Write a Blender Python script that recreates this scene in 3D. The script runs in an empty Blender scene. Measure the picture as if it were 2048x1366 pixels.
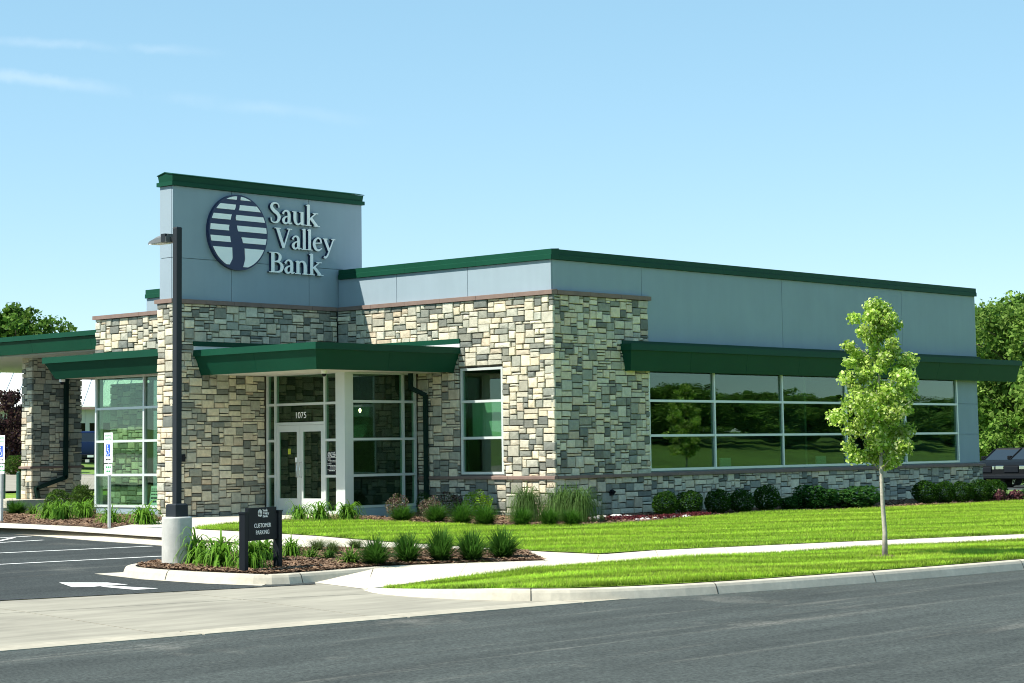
import bpy, bmesh, math, random
import numpy as np
from mathutils import Vector, Matrix
R = random.Random(7)
sc = bpy.context.scene
col = sc.collection

# ------------------------------------------------------------------ camera, sky, sun, exposure
YAW, PITCH, ROLL, F, CY = 0.82896, 0.09739, -0.01443, 4080.59, 499.95
CAM = Vector((-36.7007, -32.3665, 1.6448))
fwd = Vector((math.sin(YAW) * math.cos(PITCH), math.cos(YAW) * math.cos(PITCH), math.sin(PITCH)))
rt = Vector((math.cos(YAW), -math.sin(YAW), 0)); up = rt.cross(fwd)
r2 = math.cos(ROLL) * rt + math.sin(ROLL) * up; u2 = -math.sin(ROLL) * rt + math.cos(ROLL) * up
cd = bpy.data.cameras.new('camera'); cam = bpy.data.objects.new('camera', cd); col.objects.link(cam)
m = Matrix((r2, u2, -fwd)).transposed().to_4x4(); m.translation = CAM; cam.matrix_world = m
cd.sensor_width = 36.0; cd.lens = F * 36.0 / 2048.0; cd.shift_y = (CY - 683.0) / 2048.0
cd.clip_start = 0.5; cd.clip_end = 6000
sc.camera = cam

SUN = Vector((-1.0, 0.45, 1.39)).normalized()
ELEV = math.asin(SUN.z); ROT = math.atan2(SUN.x, SUN.y)
w = bpy.data.worlds.new('World'); sc.world = w; w.use_nodes = True
nt = w.node_tree; nt.nodes.clear()
def N(t, kind, **kw):
    n = t.nodes.new(kind)
    for k, v in kw.items():
        if k.startswith('i_'): n.inputs[k[2:].replace('_', ' ')].default_value = v
        else: setattr(n, k, v)
    return n
sky = N(nt, 'ShaderNodeTexSky', sky_type='NISHITA', sun_disc=False, sun_elevation=ELEV, sun_rotation=ROT,
        altitude=5000.0, air_density=1.0, dust_density=1.5, ozone_density=1.0)
bg = N(nt, 'ShaderNodeBackground', i_Strength=0.15); wo = N(nt, 'ShaderNodeOutputWorld')
# thin ice-cloud streaks, fixed in the sky by direction
tc = N(nt, 'ShaderNodeTexCoord')
def streak(a, b, half, noise_scale, seed, fade):
    a, b = Vector(a).normalized(), Vector(b).normalized()
    n = a.cross(b).normalized(); t = (b - a).normalized()
    d1 = N(nt, 'ShaderNodeVectorMath', operation='DOT_PRODUCT'); d1.inputs[1].default_value = n
    d2 = N(nt, 'ShaderNodeVectorMath', operation='DOT_PRODUCT'); d2.inputs[1].default_value = t
    nt.links.new(tc.outputs['Generated'], d1.inputs[0]); nt.links.new(tc.outputs['Generated'], d2.inputs[0])
    nz = N(nt, 'ShaderNodeTexNoise', i_Scale=noise_scale, i_Detail=6.0, i_Roughness=0.65)
    mp = N(nt, 'ShaderNodeMapping'); mp.inputs['Location'].default_value = (seed, seed, seed)
    nt.links.new(tc.outputs['Generated'], mp.inputs[0]); nt.links.new(mp.outputs[0], nz.inputs['Vector'])
    ma = N(nt, 'ShaderNodeMath', operation='MULTIPLY_ADD'); ma.inputs[1].default_value = half * 1.6; ma.inputs[2].default_value = -half * .8
    nt.links.new(nz.outputs[0], ma.inputs[0])
    ad = N(nt, 'ShaderNodeMath', operation='ADD'); nt.links.new(d1.outputs['Value'], ad.inputs[0]); nt.links.new(ma.outputs[0], ad.inputs[1])
    ab = N(nt, 'ShaderNodeMath', operation='ABSOLUTE'); nt.links.new(ad.outputs[0], ab.inputs[0])
    mr = N(nt, 'ShaderNodeMapRange', interpolation_type='SMOOTHSTEP'); mr.inputs[1].default_value = 0; mr.inputs[2].default_value = half
    mr.inputs[3].default_value = 1; mr.inputs[4].default_value = 0; nt.links.new(ab.outputs[0], mr.inputs[0])
    p0, p1 = a.dot(t), b.dot(t)
    fr = N(nt, 'ShaderNodeMapRange', interpolation_type='SMOOTHSTEP'); fr.inputs[1].default_value = p0 + (p1 - p0) * fade; fr.inputs[2].default_value = p1
    fr.inputs[3].default_value = 1; fr.inputs[4].default_value = 0; nt.links.new(d2.outputs['Value'], fr.inputs[0])
    fl = N(nt, 'ShaderNodeMapRange', interpolation_type='SMOOTHSTEP'); fl.inputs[1].default_value = p0 - .25; fl.inputs[2].default_value = p0 - .05
    nt.links.new(d2.outputs['Value'], fl.inputs[0])
    n2 = N(nt, 'ShaderNodeTexNoise', i_Scale=noise_scale * .35, i_Detail=4.0); nt.links.new(mp.outputs[0], n2.inputs['Vector'])
    c2 = N(nt, 'ShaderNodeMapRange'); c2.inputs[1].default_value = .36; c2.inputs[2].default_value = .64; nt.links.new(n2.outputs[0], c2.inputs[0])
    out = mr.outputs[0]
    for o in (fr.outputs[0], fl.outputs[0], c2.outputs[0]):
        mu = N(nt, 'ShaderNodeMath', operation='MULTIPLY'); nt.links.new(out, mu.inputs[0]); nt.links.new(o, mu.inputs[1]); out = mu.outputs[0]
    return out
s1 = streak((.5382, .8198, .1957), (.630, .752, .1925), .0034, 60, 3.1, .45)
s2 = streak((.54, .8222, .18), (.690, .706, .1585), .0046, 45, 8.7, .55)
sm = N(nt, 'ShaderNodeMath', operation='ADD', use_clamp=True); nt.links.new(s1, sm.inputs[0]); nt.links.new(s2, sm.inputs[1])
sf = N(nt, 'ShaderNodeMath', operation='MULTIPLY'); sf.inputs[1].default_value = .2; nt.links.new(sm.outputs[0], sf.inputs[0])
mx = N(nt, 'ShaderNodeMix', data_type='RGBA'); mx.inputs[7].default_value = (3.2, 3.4, 3.5, 1)
hs = N(nt, 'ShaderNodeHueSaturation', i_Hue=.478, i_Saturation=1.7, i_Value=1.45); gm = N(nt, 'ShaderNodeGamma', i_Gamma=.4)
nt.links.new(sky.outputs[0], gm.inputs[0]); nt.links.new(gm.outputs[0], hs.inputs['Color'])
nt.links.new(sf.outputs[0], mx.inputs[0]); nt.links.new(hs.outputs[0], mx.inputs[6]); nt.links.new(mx.outputs[2], bg.inputs[0]); nt.links.new(bg.outputs[0], wo.inputs[0])

sl = bpy.data.lights.new('sun', 'SUN'); sl.energy = 3.2; sl.angle = math.radians(.53); sl.color = (1.0, .945, .85)
so = bpy.data.objects.new('sun', sl); col.objects.link(so); so.location = (-40, 20, 60)
so.rotation_euler = SUN.to_track_quat('Z', 'Y').to_euler()
sc.view_settings.view_transform = 'Standard'; sc.view_settings.look = 'None'
sc.view_settings.exposure = 1.3; sc.view_settings.gamma = 1; sc.view_settings.use_curve_mapping = False
sc.render.engine = 'CYCLES'; sc.cycles.use_denoising = True
sc.cycles.pixel_filter_type = 'BLACKMAN_HARRIS'; sc.cycles.filter_width = 1.05
sc.cycles.max_bounces = 8; sc.cycles.transparent_max_bounces = 16
sc.cycles.sample_clamp_indirect = 6.0

# ------------------------------------------------------------------ materials
def mat(name, color, rough=.7, metal=0, var=0, vscale=4, bump=0, bscale=40, attr=False, spec=.4, trans=0, var2=0, v2scale=.6, stretch=None, bdist=.01):
    m = bpy.data.materials.new(name); m.use_nodes = True; t = m.node_tree; b = t.nodes['Principled BSDF']
    b.inputs['Roughness'].default_value = rough; b.inputs['Metallic'].default_value = metal; b.inputs['Specular IOR Level'].default_value = spec
    tc = N(t, 'ShaderNodeTexCoord'); vec = tc.outputs['Object']
    if stretch:
        mp = N(t, 'ShaderNodeMapping'); mp.inputs['Scale'].default_value = stretch; mp.inputs['Rotation'].default_value = (0, 0, .09)
        t.links.new(vec, mp.inputs[0]); vec2 = mp.outputs[0]
    else: vec2 = vec
    if attr:
        a = N(t, 'ShaderNodeAttribute', attribute_name='Col'); c = a.outputs['Color']
    else:
        rgb = N(t, 'ShaderNodeRGB'); rgb.outputs[0].default_value = (*color, 1); c = rgb.outputs[0]
    for v, s, vv in ((var, vscale, vec), (var2, v2scale, vec2)):
        if v:
            nz = N(t, 'ShaderNodeTexNoise', i_Scale=s, i_Detail=5.0, i_Roughness=.6); t.links.new(vv, nz.inputs['Vector'])
            mr = N(t, 'ShaderNodeMapRange'); mr.inputs[1].default_value = .3; mr.inputs[2].default_value = .7; mr.inputs[3].default_value = 1 - v; mr.inputs[4].default_value = 1 + v
            t.links.new(nz.outputs[0], mr.inputs[0])
            mm = N(t, 'ShaderNodeMix', data_type='RGBA', blend_type='MULTIPLY'); mm.inputs[0].default_value = 1
            t.links.new(c, mm.inputs[6]); t.links.new(mr.outputs[0], mm.inputs[7]); c = mm.outputs[2]
    t.links.new(c, b.inputs['Base Color'])
    if bump:
        nz = N(t, 'ShaderNodeTexNoise', i_Scale=bscale, i_Detail=6.0, i_Roughness=.65); t.links.new(vec, nz.inputs['Vector'])
        bp = N(t, 'ShaderNodeBump'); bp.inputs['Strength'].default_value = bump; bp.inputs['Distance'].default_value = bdist
        t.links.new(nz.outputs[0], bp.inputs['Height']); t.links.new(bp.outputs[0], b.inputs['Normal'])
    if trans:
        tr = N(t, 'ShaderNodeBsdfTranslucent'); t.links.new(c, tr.inputs[0]); ms = N(t, 'ShaderNodeMixShader'); ms.inputs[0].default_value = trans
        o = t.nodes['Material Output']; t.links.new(b.outputs[0], ms.inputs[1]); t.links.new(tr.outputs[0], ms.inputs[2]); t.links.new(ms.outputs[0], o.inputs[0])
    return m
def glass_mat(name, tint, boost):
    m = bpy.data.materials.new(name); m.use_nodes = True; t = m.node_tree; t.nodes.clear()
    o = N(t, 'ShaderNodeOutputMaterial'); tr = N(t, 'ShaderNodeBsdfTransparent'); tr.inputs[0].default_value = (*tint, 1)
    gl = N(t, 'ShaderNodeBsdfGlossy'); gl.inputs['Roughness'].default_value = .0; gl.inputs[0].default_value = (.70, .85, .76, 1)
    tc = N(t, 'ShaderNodeTexCoord'); nz = N(t, 'ShaderNodeTexNoise', i_Scale=1.3, i_Detail=1.0); t.links.new(tc.outputs['Object'], nz.inputs['Vector'])
    bp = N(t, 'ShaderNodeBump'); bp.inputs['Strength'].default_value = .05; bp.inputs['Distance'].default_value = .02; t.links.new(nz.outputs[0], bp.inputs['Height']); t.links.new(bp.outputs[0], gl.inputs['Normal'])
    lw = N(t, 'ShaderNodeLayerWeight'); lw.inputs[0].default_value = .5; fr = N(t, 'ShaderNodeMath', operation='POWER'); fr.inputs[1].default_value = 4.0; t.links.new(lw.outputs['Facing'], fr.inputs[0])
    ma = N(t, 'ShaderNodeMath', operation='MULTIPLY_ADD', use_clamp=True); ma.inputs[1].default_value = .85; ma.inputs[2].default_value = boost
    ms = N(t, 'ShaderNodeMixShader'); t.links.new(fr.outputs[0], ma.inputs[0]); t.links.new(ma.outputs[0], ms.inputs[0])
    t.links.new(tr.outputs[0], ms.inputs[1]); t.links.new(gl.outputs[0], ms.inputs[2]); t.links.new(ms.outputs[0], o.inputs[0])
    return m
def emit_mat(name, c, s):
    m = bpy.data.materials.new(name); m.use_nodes = True; b = m.node_tree.nodes['Principled BSDF']
    b.inputs['Emission Color'].default_value = (*c, 1); b.inputs['Emission Strength'].default_value = s; return m
M = {}
M['stone'] = mat('stone', (.5, .45, .36), .9, var=.16, vscale=9, bump=.55, bscale=28, attr=True, spec=.2, bdist=.02)
M['mortar'] = mat('mortar', (.105, .094, .074), .95, var=.2, vscale=6, bump=.3)
M['cast'] = mat('cast_stone_brown', (.215, .15, .125), .85, var=.12, vscale=5, bump=.15, bscale=60)
M['stucco'] = mat('stucco_grey', (.285, .36, .41), .92, var=.04, vscale=.7, var2=.022, v2scale=3, stretch=(1.2, 1.2, .12), bump=.35, bscale=150, spec=.15, bdist=.006)
M['green'] = mat('green_metal', (.006, .060, .033), .5, var=.08, vscale=.8, spec=.14)
M['green_dark'] = mat('green_downspout', (.005, .024, .018), .5, spec=.2)
M['white_mem'] = mat('white_membrane', (.75, .75, .72), .7)
M['alu'] = mat('clear_aluminium', (.66, .71, .69), .38, metal=.25, spec=.5)
M['soffit'] = mat('soffit', (.62, .62, .56), .8)
M['glass'] = glass_mat('tinted_glass', (.54, .72, .60), .088)
M['glass_clear'] = glass_mat('green_glass', (.70, .82, .73), .075)
M['room'] = mat('room_wall', (.26, .25, .21), .9)
M['room_floor'] = mat('room_floor', (.16, .14, .12), .7)
M['shade'] = mat('roller_shade', (.70, .80, .70), .9)
M['navy'] = mat('navy_sign', (.018, .030, .085), .45, spec=.5)
M['white'] = mat('white_sign', (.93, .94, .92), .5)
M['black'] = mat('black_metal', (.006, .009, .013), .6, var=.1, spec=.2)
M['pole'] = mat('dark_bronze_pole', (.022, .027, .032), .55, spec=.25)
M['lamp'] = mat('grey_luminaire', (.18, .19, .19), .5, metal=.3)
M['conc'] = mat('concrete', (.60, .545, .44), .9, var=.07, vscale=.9, var2=.09, v2scale=5, bump=.12, bscale=120)
M['conc2'] = mat('driveway_concrete', (.30, .278, .22), .9, var=.12, vscale=.5, var2=.2, v2scale=2.2, stretch=(.25, 1.6, 1), bump=.12, bscale=120)
M['kerb'] = mat('kerb_concrete', (.52, .475, .38), .9, var=.10, vscale=1.5, var2=.1, v2scale=9, bump=.2, bscale=90)
M['gutter'] = mat('gutter_concrete', (.40, .365, .285), .9, var=.10, vscale=1.5, var2=.12, v2scale=7, bump=.2, bscale=90)
M['cyl'] = mat('cast_concrete', (.50, .50, .46), .9, var=.10, vscale=3, var2=.08, v2scale=14, bump=.3, bscale=60)
def asphalt(name, c, streaks):
    m = mat(name, c, .88, var=.16, vscale=.45, var2=.26, v2scale=1.1, stretch=(.16, 1.5, 1), bump=.6, bscale=170, spec=.3, bdist=.012)
    t = m.node_tree; b = t.nodes['Principled BSDF']; cc = b.inputs['Base Color'].links[0].from_socket
    tc = N(t, 'ShaderNodeTexCoord')
    for rot, sc_, th in ((.02, (.05, 1.3, 1), .60), (.55, (.06, 1.1, 1), .61), (-.45, (.07, 1.0, 1), .61), (1.2, (.3, .3, 1), .60)):
        mp = N(t, 'ShaderNodeMapping'); mp.inputs['Scale'].default_value = sc_; mp.inputs['Rotation'].default_value = (0, 0, rot); t.links.new(tc.outputs['Object'], mp.inputs[0])
        nz = N(t, 'ShaderNodeTexNoise', i_Scale=1.7, i_Detail=8.0, i_Roughness=.62); t.links.new(mp.outputs[0], nz.inputs['Vector'])
        mr = N(t, 'ShaderNodeMapRange'); mr.inputs[1].default_value = th; mr.inputs[2].default_value = th + .12; mr.inputs[4].default_value = streaks; t.links.new(nz.outputs[0], mr.inputs[0])
        mm = N(t, 'ShaderNodeMix', data_type='RGBA'); mm.inputs[7].default_value = (.25, .24, .205, 1)
        t.links.new(mr.outputs[0], mm.inputs[0]); t.links.new(cc, mm.inputs[6]); cc = mm.outputs[2]
    sp = N(t, 'ShaderNodeTexNoise', i_Scale=26.0, i_Detail=6.0, i_Roughness=.75); t.links.new(tc.outputs['Object'], sp.inputs['Vector'])
    mr = N(t, 'ShaderNodeMapRange'); mr.inputs[1].default_value = .36; mr.inputs[2].default_value = .64; mr.inputs[3].default_value = .45; mr.inputs[4].default_value = 1.75; t.links.new(sp.outputs[0], mr.inputs[0])
    mm = N(t, 'ShaderNodeMix', data_type='RGBA', blend_type='MULTIPLY'); mm.inputs[0].default_value = 1; t.links.new(cc, mm.inputs[6]); t.links.new(mr.outputs[0], mm.inputs[7])
    t.links.new(mm.outputs[2], b.inputs['Base Color']); return m
M['road'] = asphalt('road_asphalt', (.050, .058, .053), .32)
M['lot'] = asphalt('lot_asphalt', (.036, .042, .040), .18)
M['paint'] = mat('white_paint', (.78, .78, .75), .8, var=.08, vscale=8)
M['soil'] = mat('mulch', (.135, .075, .045), .95, var=.3, vscale=14, bump=1, bscale=30, bdist=.03)
M['chips'] = mat('mulch_chips', (.2, .12, .08), .95, attr=True)
M['turf'] = mat('turf', (.21, .34, .024), .95, var=.25, vscale=1.0, var2=.2, v2scale=6, bump=1, bscale=60, bdist=.04)
M['blade'] = mat('grass_blades', (.1, .2, .03), .6, attr=True, trans=.45, spec=.25)
M['field'] = mat('field_grass', (.12, .20, .03), .95, var=.25, vscale=.05, var2=.2, v2scale=.6)
M['leaf'] = mat('leaves', (.1, .2, .03), .6, attr=True, trans=.45, spec=.15)
M['bark'] = mat('bark', (.42, .385, .315), .9, var=.25, vscale=12, bump=.6, bscale=30)
M['bark_dark'] = mat('bark_dark', (.10, .08, .06), .9, var=.25, vscale=3, bump=.6, bscale=12)
M['rock'] = mat('limestone', (.62, .60, .56), .9, var=.15, vscale=10, bump=.5, bscale=30)
M['galv'] = mat('galvanised_steel', (.48, .50, .50), .45, metal=.4)
M['signblue'] = mat('sign_blue', (.02, .10, .55), .5)
M['signgreen'] = mat('sign_green', (.05, .32, .12), .5)
M['bollard'] = mat('bollard_green', (.015, .085, .055), .45, spec=.5)
M['carblack'] = mat('black_car_paint', (.006, .007, .008), .45, spec=.12)
M['carblue'] = mat('blue_car_paint', (.010, .025, .09), .3, spec=.3)
M['carglass'] = mat('car_glass', (.02, .03, .04), .08, spec=.5)
M['tyre'] = mat('tyre', (.015, .015, .015), .8)
M['rim'] = mat('alloy_rim', (.72, .73, .74), .22, metal=.8)
M['chrome'] = mat('chrome', (.7, .7, .7), .15, metal=1)
M['red'] = mat('tail_light', (.35, .02, .02), .3)
M['barnroof'] = mat('white_metal_roof', (.82, .81, .78), .6, var=.03, vscale=.5)
M['barnwall'] = mat('grey_barn_wall', (.52, .51, .48), .8)
M['dark'] = mat('dark_interior', (.03, .028, .025), .9)
M['bulb'] = emit_mat('warm_bulb', (1, .72, .4), 9)
M['yellow'] = mat('sticker_yellow', (.45, .5, .05), .6)
M['poster'] = mat('poster_paper', (.62, .80, .70), .7)

# ------------------------------------------------------------------ helpers
def tag(o, label=None, cat=None, group=None, kind=None):
    if label: o['label'] = label
    if cat: o['category'] = cat
    if group: o['group'] = group
    if kind: o['kind'] = kind
    return o
def origin(o):
    v = Vector((0, 0, 0))
    while o is not None: v += o.location; o = o.parent
    return v
def empty(name, loc=(0, 0, 0)):
    o = bpy.data.objects.new(name, None); o.location = loc; o.empty_display_size = .3; col.objects.link(o); return o
class MB:
    def __init__(s): s.v = []; s.f = []; s.c = []
    def add(s, vs, fs, c=None):
        n = len(s.v); s.v += [tuple(x) for x in vs]; s.f += [tuple(i + n for i in f) for f in fs]
        if c is not None: s.c += [c] * len(vs)
        return s
    def box(s, x0, x1, y0, y1, z0, z1, c=None):
        return s.add([(x0, y0, z0), (x1, y0, z0), (x1, y1, z0), (x0, y1, z0), (x0, y0, z1), (x1, y0, z1), (x1, y1, z1), (x0, y1, z1)],
              [(0, 3, 2, 1), (4, 5, 6, 7), (0, 1, 5, 4), (1, 2, 6, 5), (2, 3, 7, 6), (3, 0, 4, 7)], c)
    def prism(s, bot, top):
        n = len(bot); s.add(list(bot) + list(top), [tuple(range(n))[::-1], tuple(range(n, 2 * n))] + [(i, (i + 1) % n, n + (i + 1) % n, n + i) for i in range(n)]); return s
    def tube(s, pts, rad, n=8, cap=True):
        pts = [Vector(p) for p in pts]; rad = rad if isinstance(rad, (list, tuple)) else [rad] * len(pts)
        vs = []
        for i, p in enumerate(pts):
            t = (pts[min(i + 1, len(pts) - 1)] - pts[max(i - 1, 0)]).normalized()
            a = t.orthogonal().normalized() if abs(t.z) < .95 else Vector((1, 0, 0)) - t * t.x
            a.normalize(); b = t.cross(a)
            vs += [p + (a * math.cos(k * 2 * math.pi / n) + b * math.sin(k * 2 * math.pi / n)) * rad[i] for k in range(n)]
        fs = [(i * n + k, i * n + (k + 1) % n, (i + 1) * n + (k + 1) % n, (i + 1) * n + k) for i in range(len(pts) - 1) for k in range(n)]
        if cap: fs += [tuple(range(n))[::-1], tuple(range((len(pts) - 1) * n, len(pts) * n))]
        return s.add(vs, fs)
    def build(s, name, mt, parent=None, smooth=False, bevel=0):
        og = origin(parent) if parent else Vector((0, 0, 0))
        me = bpy.data.meshes.new(name); me.from_pydata([(x - og.x, y - og.y, z - og.z) for x, y, z in s.v], [], s.f)
        if s.c:
            a = me.color_attributes.new('Col', 'FLOAT_COLOR', 'POINT'); a.data.foreach_set('color', np.array([(*q, 1) for q in s.c], np.float32).ravel())
        me.materials.append(M[mt]); me.update()
        if bevel:
            bm = bmesh.new(); bm.from_mesh(me); bmesh.ops.recalc_face_normals(bm, faces=bm.faces)
            bmesh.ops.bevel(bm, geom=bm.edges[:], offset=bevel, segments=1, affect='EDGES'); bm.to_mesh(me); bm.free()
        if smooth: me.polygons.foreach_set('use_smooth', [True] * len(me.polygons))
        o = bpy.data.objects.new(name, me); col.objects.link(o)
        if parent: o.parent = parent
        return o
def np_mesh(name, verts, tris, colors, mt, parent=None):
    me = bpy.data.meshes.new(name); nv, nf, k = len(verts), len(tris), tris.shape[1]
    me.vertices.add(nv); me.vertices.foreach_set('co', verts.astype(np.float32).ravel())
    me.loops.add(nf * k); me.loops.foreach_set('vertex_index', tris.astype(np.int32).ravel())
    me.polygons.add(nf); me.polygons.foreach_set('loop_start', np.arange(0, nf * k, k, dtype=np.int32))
    me.update(calc_edges=True)
    if colors is not None:
        a = me.color_attributes.new('Col', 'FLOAT_COLOR', 'POINT'); c = np.ones((nv, 4), np.float32); c[:, :3] = colors; a.data.foreach_set('color', c.ravel())
    me.materials.append(M[mt]); me.validate()
    return me
def obj(name, me, parent=None, loc=(0, 0, 0)):
    o = bpy.data.objects.new(name, me); col.objects.link(o); o.location = loc
    if parent: o.parent = parent
    return o
def G(y): return .02 * max(-16., min(y, 5.))
def H(x, y): return .085 * max(0, -48 - y) + G(y) + .034 * max(0, y - 34) * max(0, min(1, (75 - x) / 20)) - .0187 * max(0, x - 25)
def sheet(name, poly, off, mt, kind='structure', parent=None):
    """a ground polygon draped on the gentle fall of the site, split where the slope changes"""
    bm = bmesh.new(); f = bm.faces.new([bm.verts.new((x, y, 0)) for x, y in poly])
    for yy in (-16, 5): bmesh.ops.bisect_plane(bm, geom=bm.verts[:] + bm.edges[:] + bm.faces[:], plane_co=(0, yy, 0), plane_no=(0, 1, 0))
    bmesh.ops.triangulate(bm, faces=bm.faces[:])
    if bm.faces and sum(f.normal.z for f in bm.faces) < 0: bmesh.ops.reverse_faces(bm, faces=bm.faces[:])
    for v in bm.verts: v.co.z = G(v.co.y) + off
    me = bpy.data.meshes.new(name); bm.to_mesh(me); bm.free(); me.materials.append(M[mt])
    for p in me.polygons: p.use_smooth = False
    o = obj(name, me, parent)
    if kind: o['kind'] = kind
    return o
def inpoly(px, py, poly):
    P = np.array(poly); ins = np.zeros(len(px), bool)
    for i in range(len(P)):
        x0, y0 = P[i]; x1, y1 = P[i - 1]
        c = ((y0 > py) != (y1 > py)); ins ^= c & (px < (x1 - x0) * (py - y0) / (y1 - y0 + 1e-12) + x0)
    return ins
def text_mesh(s, size, ext, name='lettering', align='CENTER'):
    cu = bpy.data.curves.new(name, 'FONT'); cu.body = s; cu.size = size; cu.extrude = ext; cu.align_x = align
    o = bpy.data.objects.new('tmp', cu); col.objects.link(o); bpy.context.view_layer.update()
    me = bpy.data.meshes.new_from_object(o.evaluated_get(bpy.context.evaluated_depsgraph_get())); me.name = name
    bpy.data.objects.remove(o); bpy.data.curves.remove(cu); return me
def place(me, name, mt, parent, org, ax, az, nrm):
    """put a text mesh on a plane: ax = reading direction, az = up, nrm = out of the surface"""
    mm = Matrix((ax, az, nrm)).transposed().to_4x4(); mm.translation = Vector(org) - origin(parent)
    me.transform(mm); me.materials.clear(); me.materials.append(M[mt]); return obj(name, me, parent)

# ------------------------------------------------------------------ ground, road, lot, walks
# one terrain sheet out to the horizon
gx = np.concatenate([[-3000, -800, -250], np.arange(-120, 161, 4), [250, 800, 3000]]); gy = np.concatenate([[-3000, -800, -250], np.arange(-120, 161, 4), [250, 800, 3000]])
XX, YY = np.meshgrid(gx, gy); ZZ = np.vectorize(lambda x, y: H(max(-120, min(160, x)), max(-120, min(160, y))) - .21)(XX, YY)
nx = len(gx); idx = np.arange(nx * len(gy)).reshape(len(gy), nx)
quads = np.stack([idx[:-1, :-1], idx[:-1, 1:], idx[1:, 1:], idx[1:, :-1]], -1).reshape(-1, 4)
o = obj('ground', np_mesh('ground', np.stack([XX, YY, ZZ], -1).reshape(-1, 3), quads, None, 'field')); o['kind'] = 'structure'

def street_y(x): return -14.05 - .085 * (x + 16.4)
sheet('road', [(-120, street_y(-120)), (120, street_y(120)), (120, street_y(120) - 12), (-120, street_y(-120) - 12)], -.155, 'road')
lot = sheet('parking_lot', [(-120, -2.0), (-20.7, -8.15), (-17.4, -8.9), (-15.9, -9.2), (-11.9, -4.4), (-11.55, .6), (-11.5, 2.5), (-11.05, 6.5), (-10.0, 14), (-8.5, 30), (-120, 40)], -.142, 'lot')
sheet('drive_through_lane', [(-10.1, 13.7), (-3.2, 16.0), (1.0, 13.0), (16, 13), (16, 34), (-8.5, 34)], -.05, 'lot')
# painted stall lines and the arrow
def stripe(name, a, b, wd):
    a, b = Vector((*a, 0)), Vector((*b, 0)); t = (b - a).normalized(); n = Vector((-t.y, t.x, 0)) * wd / 2
    return sheet(name, [(q.x, q.y) for q in (a - n, b - n, b + n, a + n)], -.136, 'paint', None, lot)
for a, b in (((-17.5, 4.1), (-11.45, 4.75)), ((-16.0, .55), (-11.85, .05)), ((-18.6, -1.97), (-12.1, -2.62)), ((-18.4, 2.75), (-12.1, 3.35))): stripe('parking_line', a, b, .10)
for k in range(2): stripe('parking_line', (-13.5 - k * 1.3, 3.2 - .05 * k), (-12.0 - k * 1.3, 4.55 - .1 * k), .10)
sheet('arrow_marking', [(-18.39, -6.2), (-17.9, -6.75), (-17.92, -7.28), (-18.25, -7.2), (-18.5, -7.22), (-18.76, -7.06)], -.136, 'paint', None, lot)
sheet('arrow_marking', [(-18.42, -7.28), (-18.22, -7.28), (-18.05, -8.18), (-18.42, -8.12)], -.136, 'paint', None, lot)
# driveway apron cast in separate slabs
ap = sheet('driveway_apron', [(-60, -1.2), (-20.9, -8.12), (-17.4, -8.85), (-15.7, -8.9), (-13.9, -9.0), (-14.4, -13.3), (-16.4, -14.05), (-60, street_y(-60))], -.172, 'dark')
def slab(parent, poly, top, th, mt, name='slab'):
    cx = sum(p[0] for p in poly) / len(poly); cy = sum(p[1] for p in poly) / len(poly)
    pl = []
    for x, y in poly:
        d = Vector((cx - x, cy - y)); L = d.length; d = d / L * min(.02, L * .1); pl.append((x + d.x, y + d.y))
    mb = MB(); mb.prism([(x, y, G(y) + top - th) for x, y in pl], [(x, y, G(y) + top) for x, y in pl]); return mb.build(name, mt, parent)
def ramp(x): return -.146 + .15 * max(0., min(1., (x + 16.0) / 2.0))
def lerp(a, b, t): return (a[0] + (b[0] - a[0]) * t, a[1] + (b[1] - a[1]) * t)
xs = [-46, -42, -38, -34, -30.5, -27.4, -24.5, -21.3, -18.2, -15.6]
def far_y(x): return -8.12 - .215 * (x + 20.9) if x < -17.4 else -8.87
def mid_y(x): return -9.85 - .19 * (x + 21.0)
def gut_y(x): return street_y(x) + .42
for i in range(len(xs) - 1):
    x0, x1 = xs[i], xs[i + 1]; f = lambda x, y: (x - (y + 9) * .15, y)
    ym0, ym1, g0, g1 = mid_y(x0), mid_y(x1), gut_y(x0 - .6), gut_y(x1 - .6)
    if x1 > -16: ym1 = -11.3; g1 = gut_y(-16.6)
    slab(ap, [(x0, far_y(x0)), (x1, far_y(x1)), (x1 - .1, ym1), (x0 - .1, ym0)], -.15, .02, 'conc2')
    slab(ap, [(x0 - .1, ym0), (x1 - .1, ym1), (x1 - .6 if x1 < -16 else -16.5, g1), (x0 - .6, g0)], -.15, .02, 'conc2')
cr = MB(); zf = lambda x, y, o: (x, y, G(y) + o)
cr.add([zf(-15.62, -8.70, -.148), zf(-14.05, -8.52, ramp(-14.05) + .002), zf(-16.0, -10.42, -.144), zf(-15.62, -10.0, -.148)], [(0, 2, 1), (0, 3, 2)])
cr.build('ramp_slab', 'conc', ap)
slab(ap, [(-15.64, -8.87), (-15.64, -10.0), (-16.0, -10.45), (-16.15, -11.9), (-15.9, -12.6), (-15.74, -11.3)], -.147, .02, 'conc2')
slab(ap, [(-15.7, -11.3), (-15.9, -12.6), (-15.45, -13.4), (-15.6, -14.0), (-16.55, gut_y(-16.6))], -.149, .02, 'conc2')
# flush gutter strip along the road
gxs = [-46 + 3.05 * i for i in range(30)]
gut = empty('gutter'); gut['kind'] = 'structure'
for i in range(len(gxs) - 1):
    a, b = gxs[i], gxs[i + 1]
    slab(gut, [(a, gut_y(a)), (b, gut_y(b)), (b, street_y(b) - .02), (a, street_y(a) - .02)], -.146, .03, 'gutter', 'gutter_slab')

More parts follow.
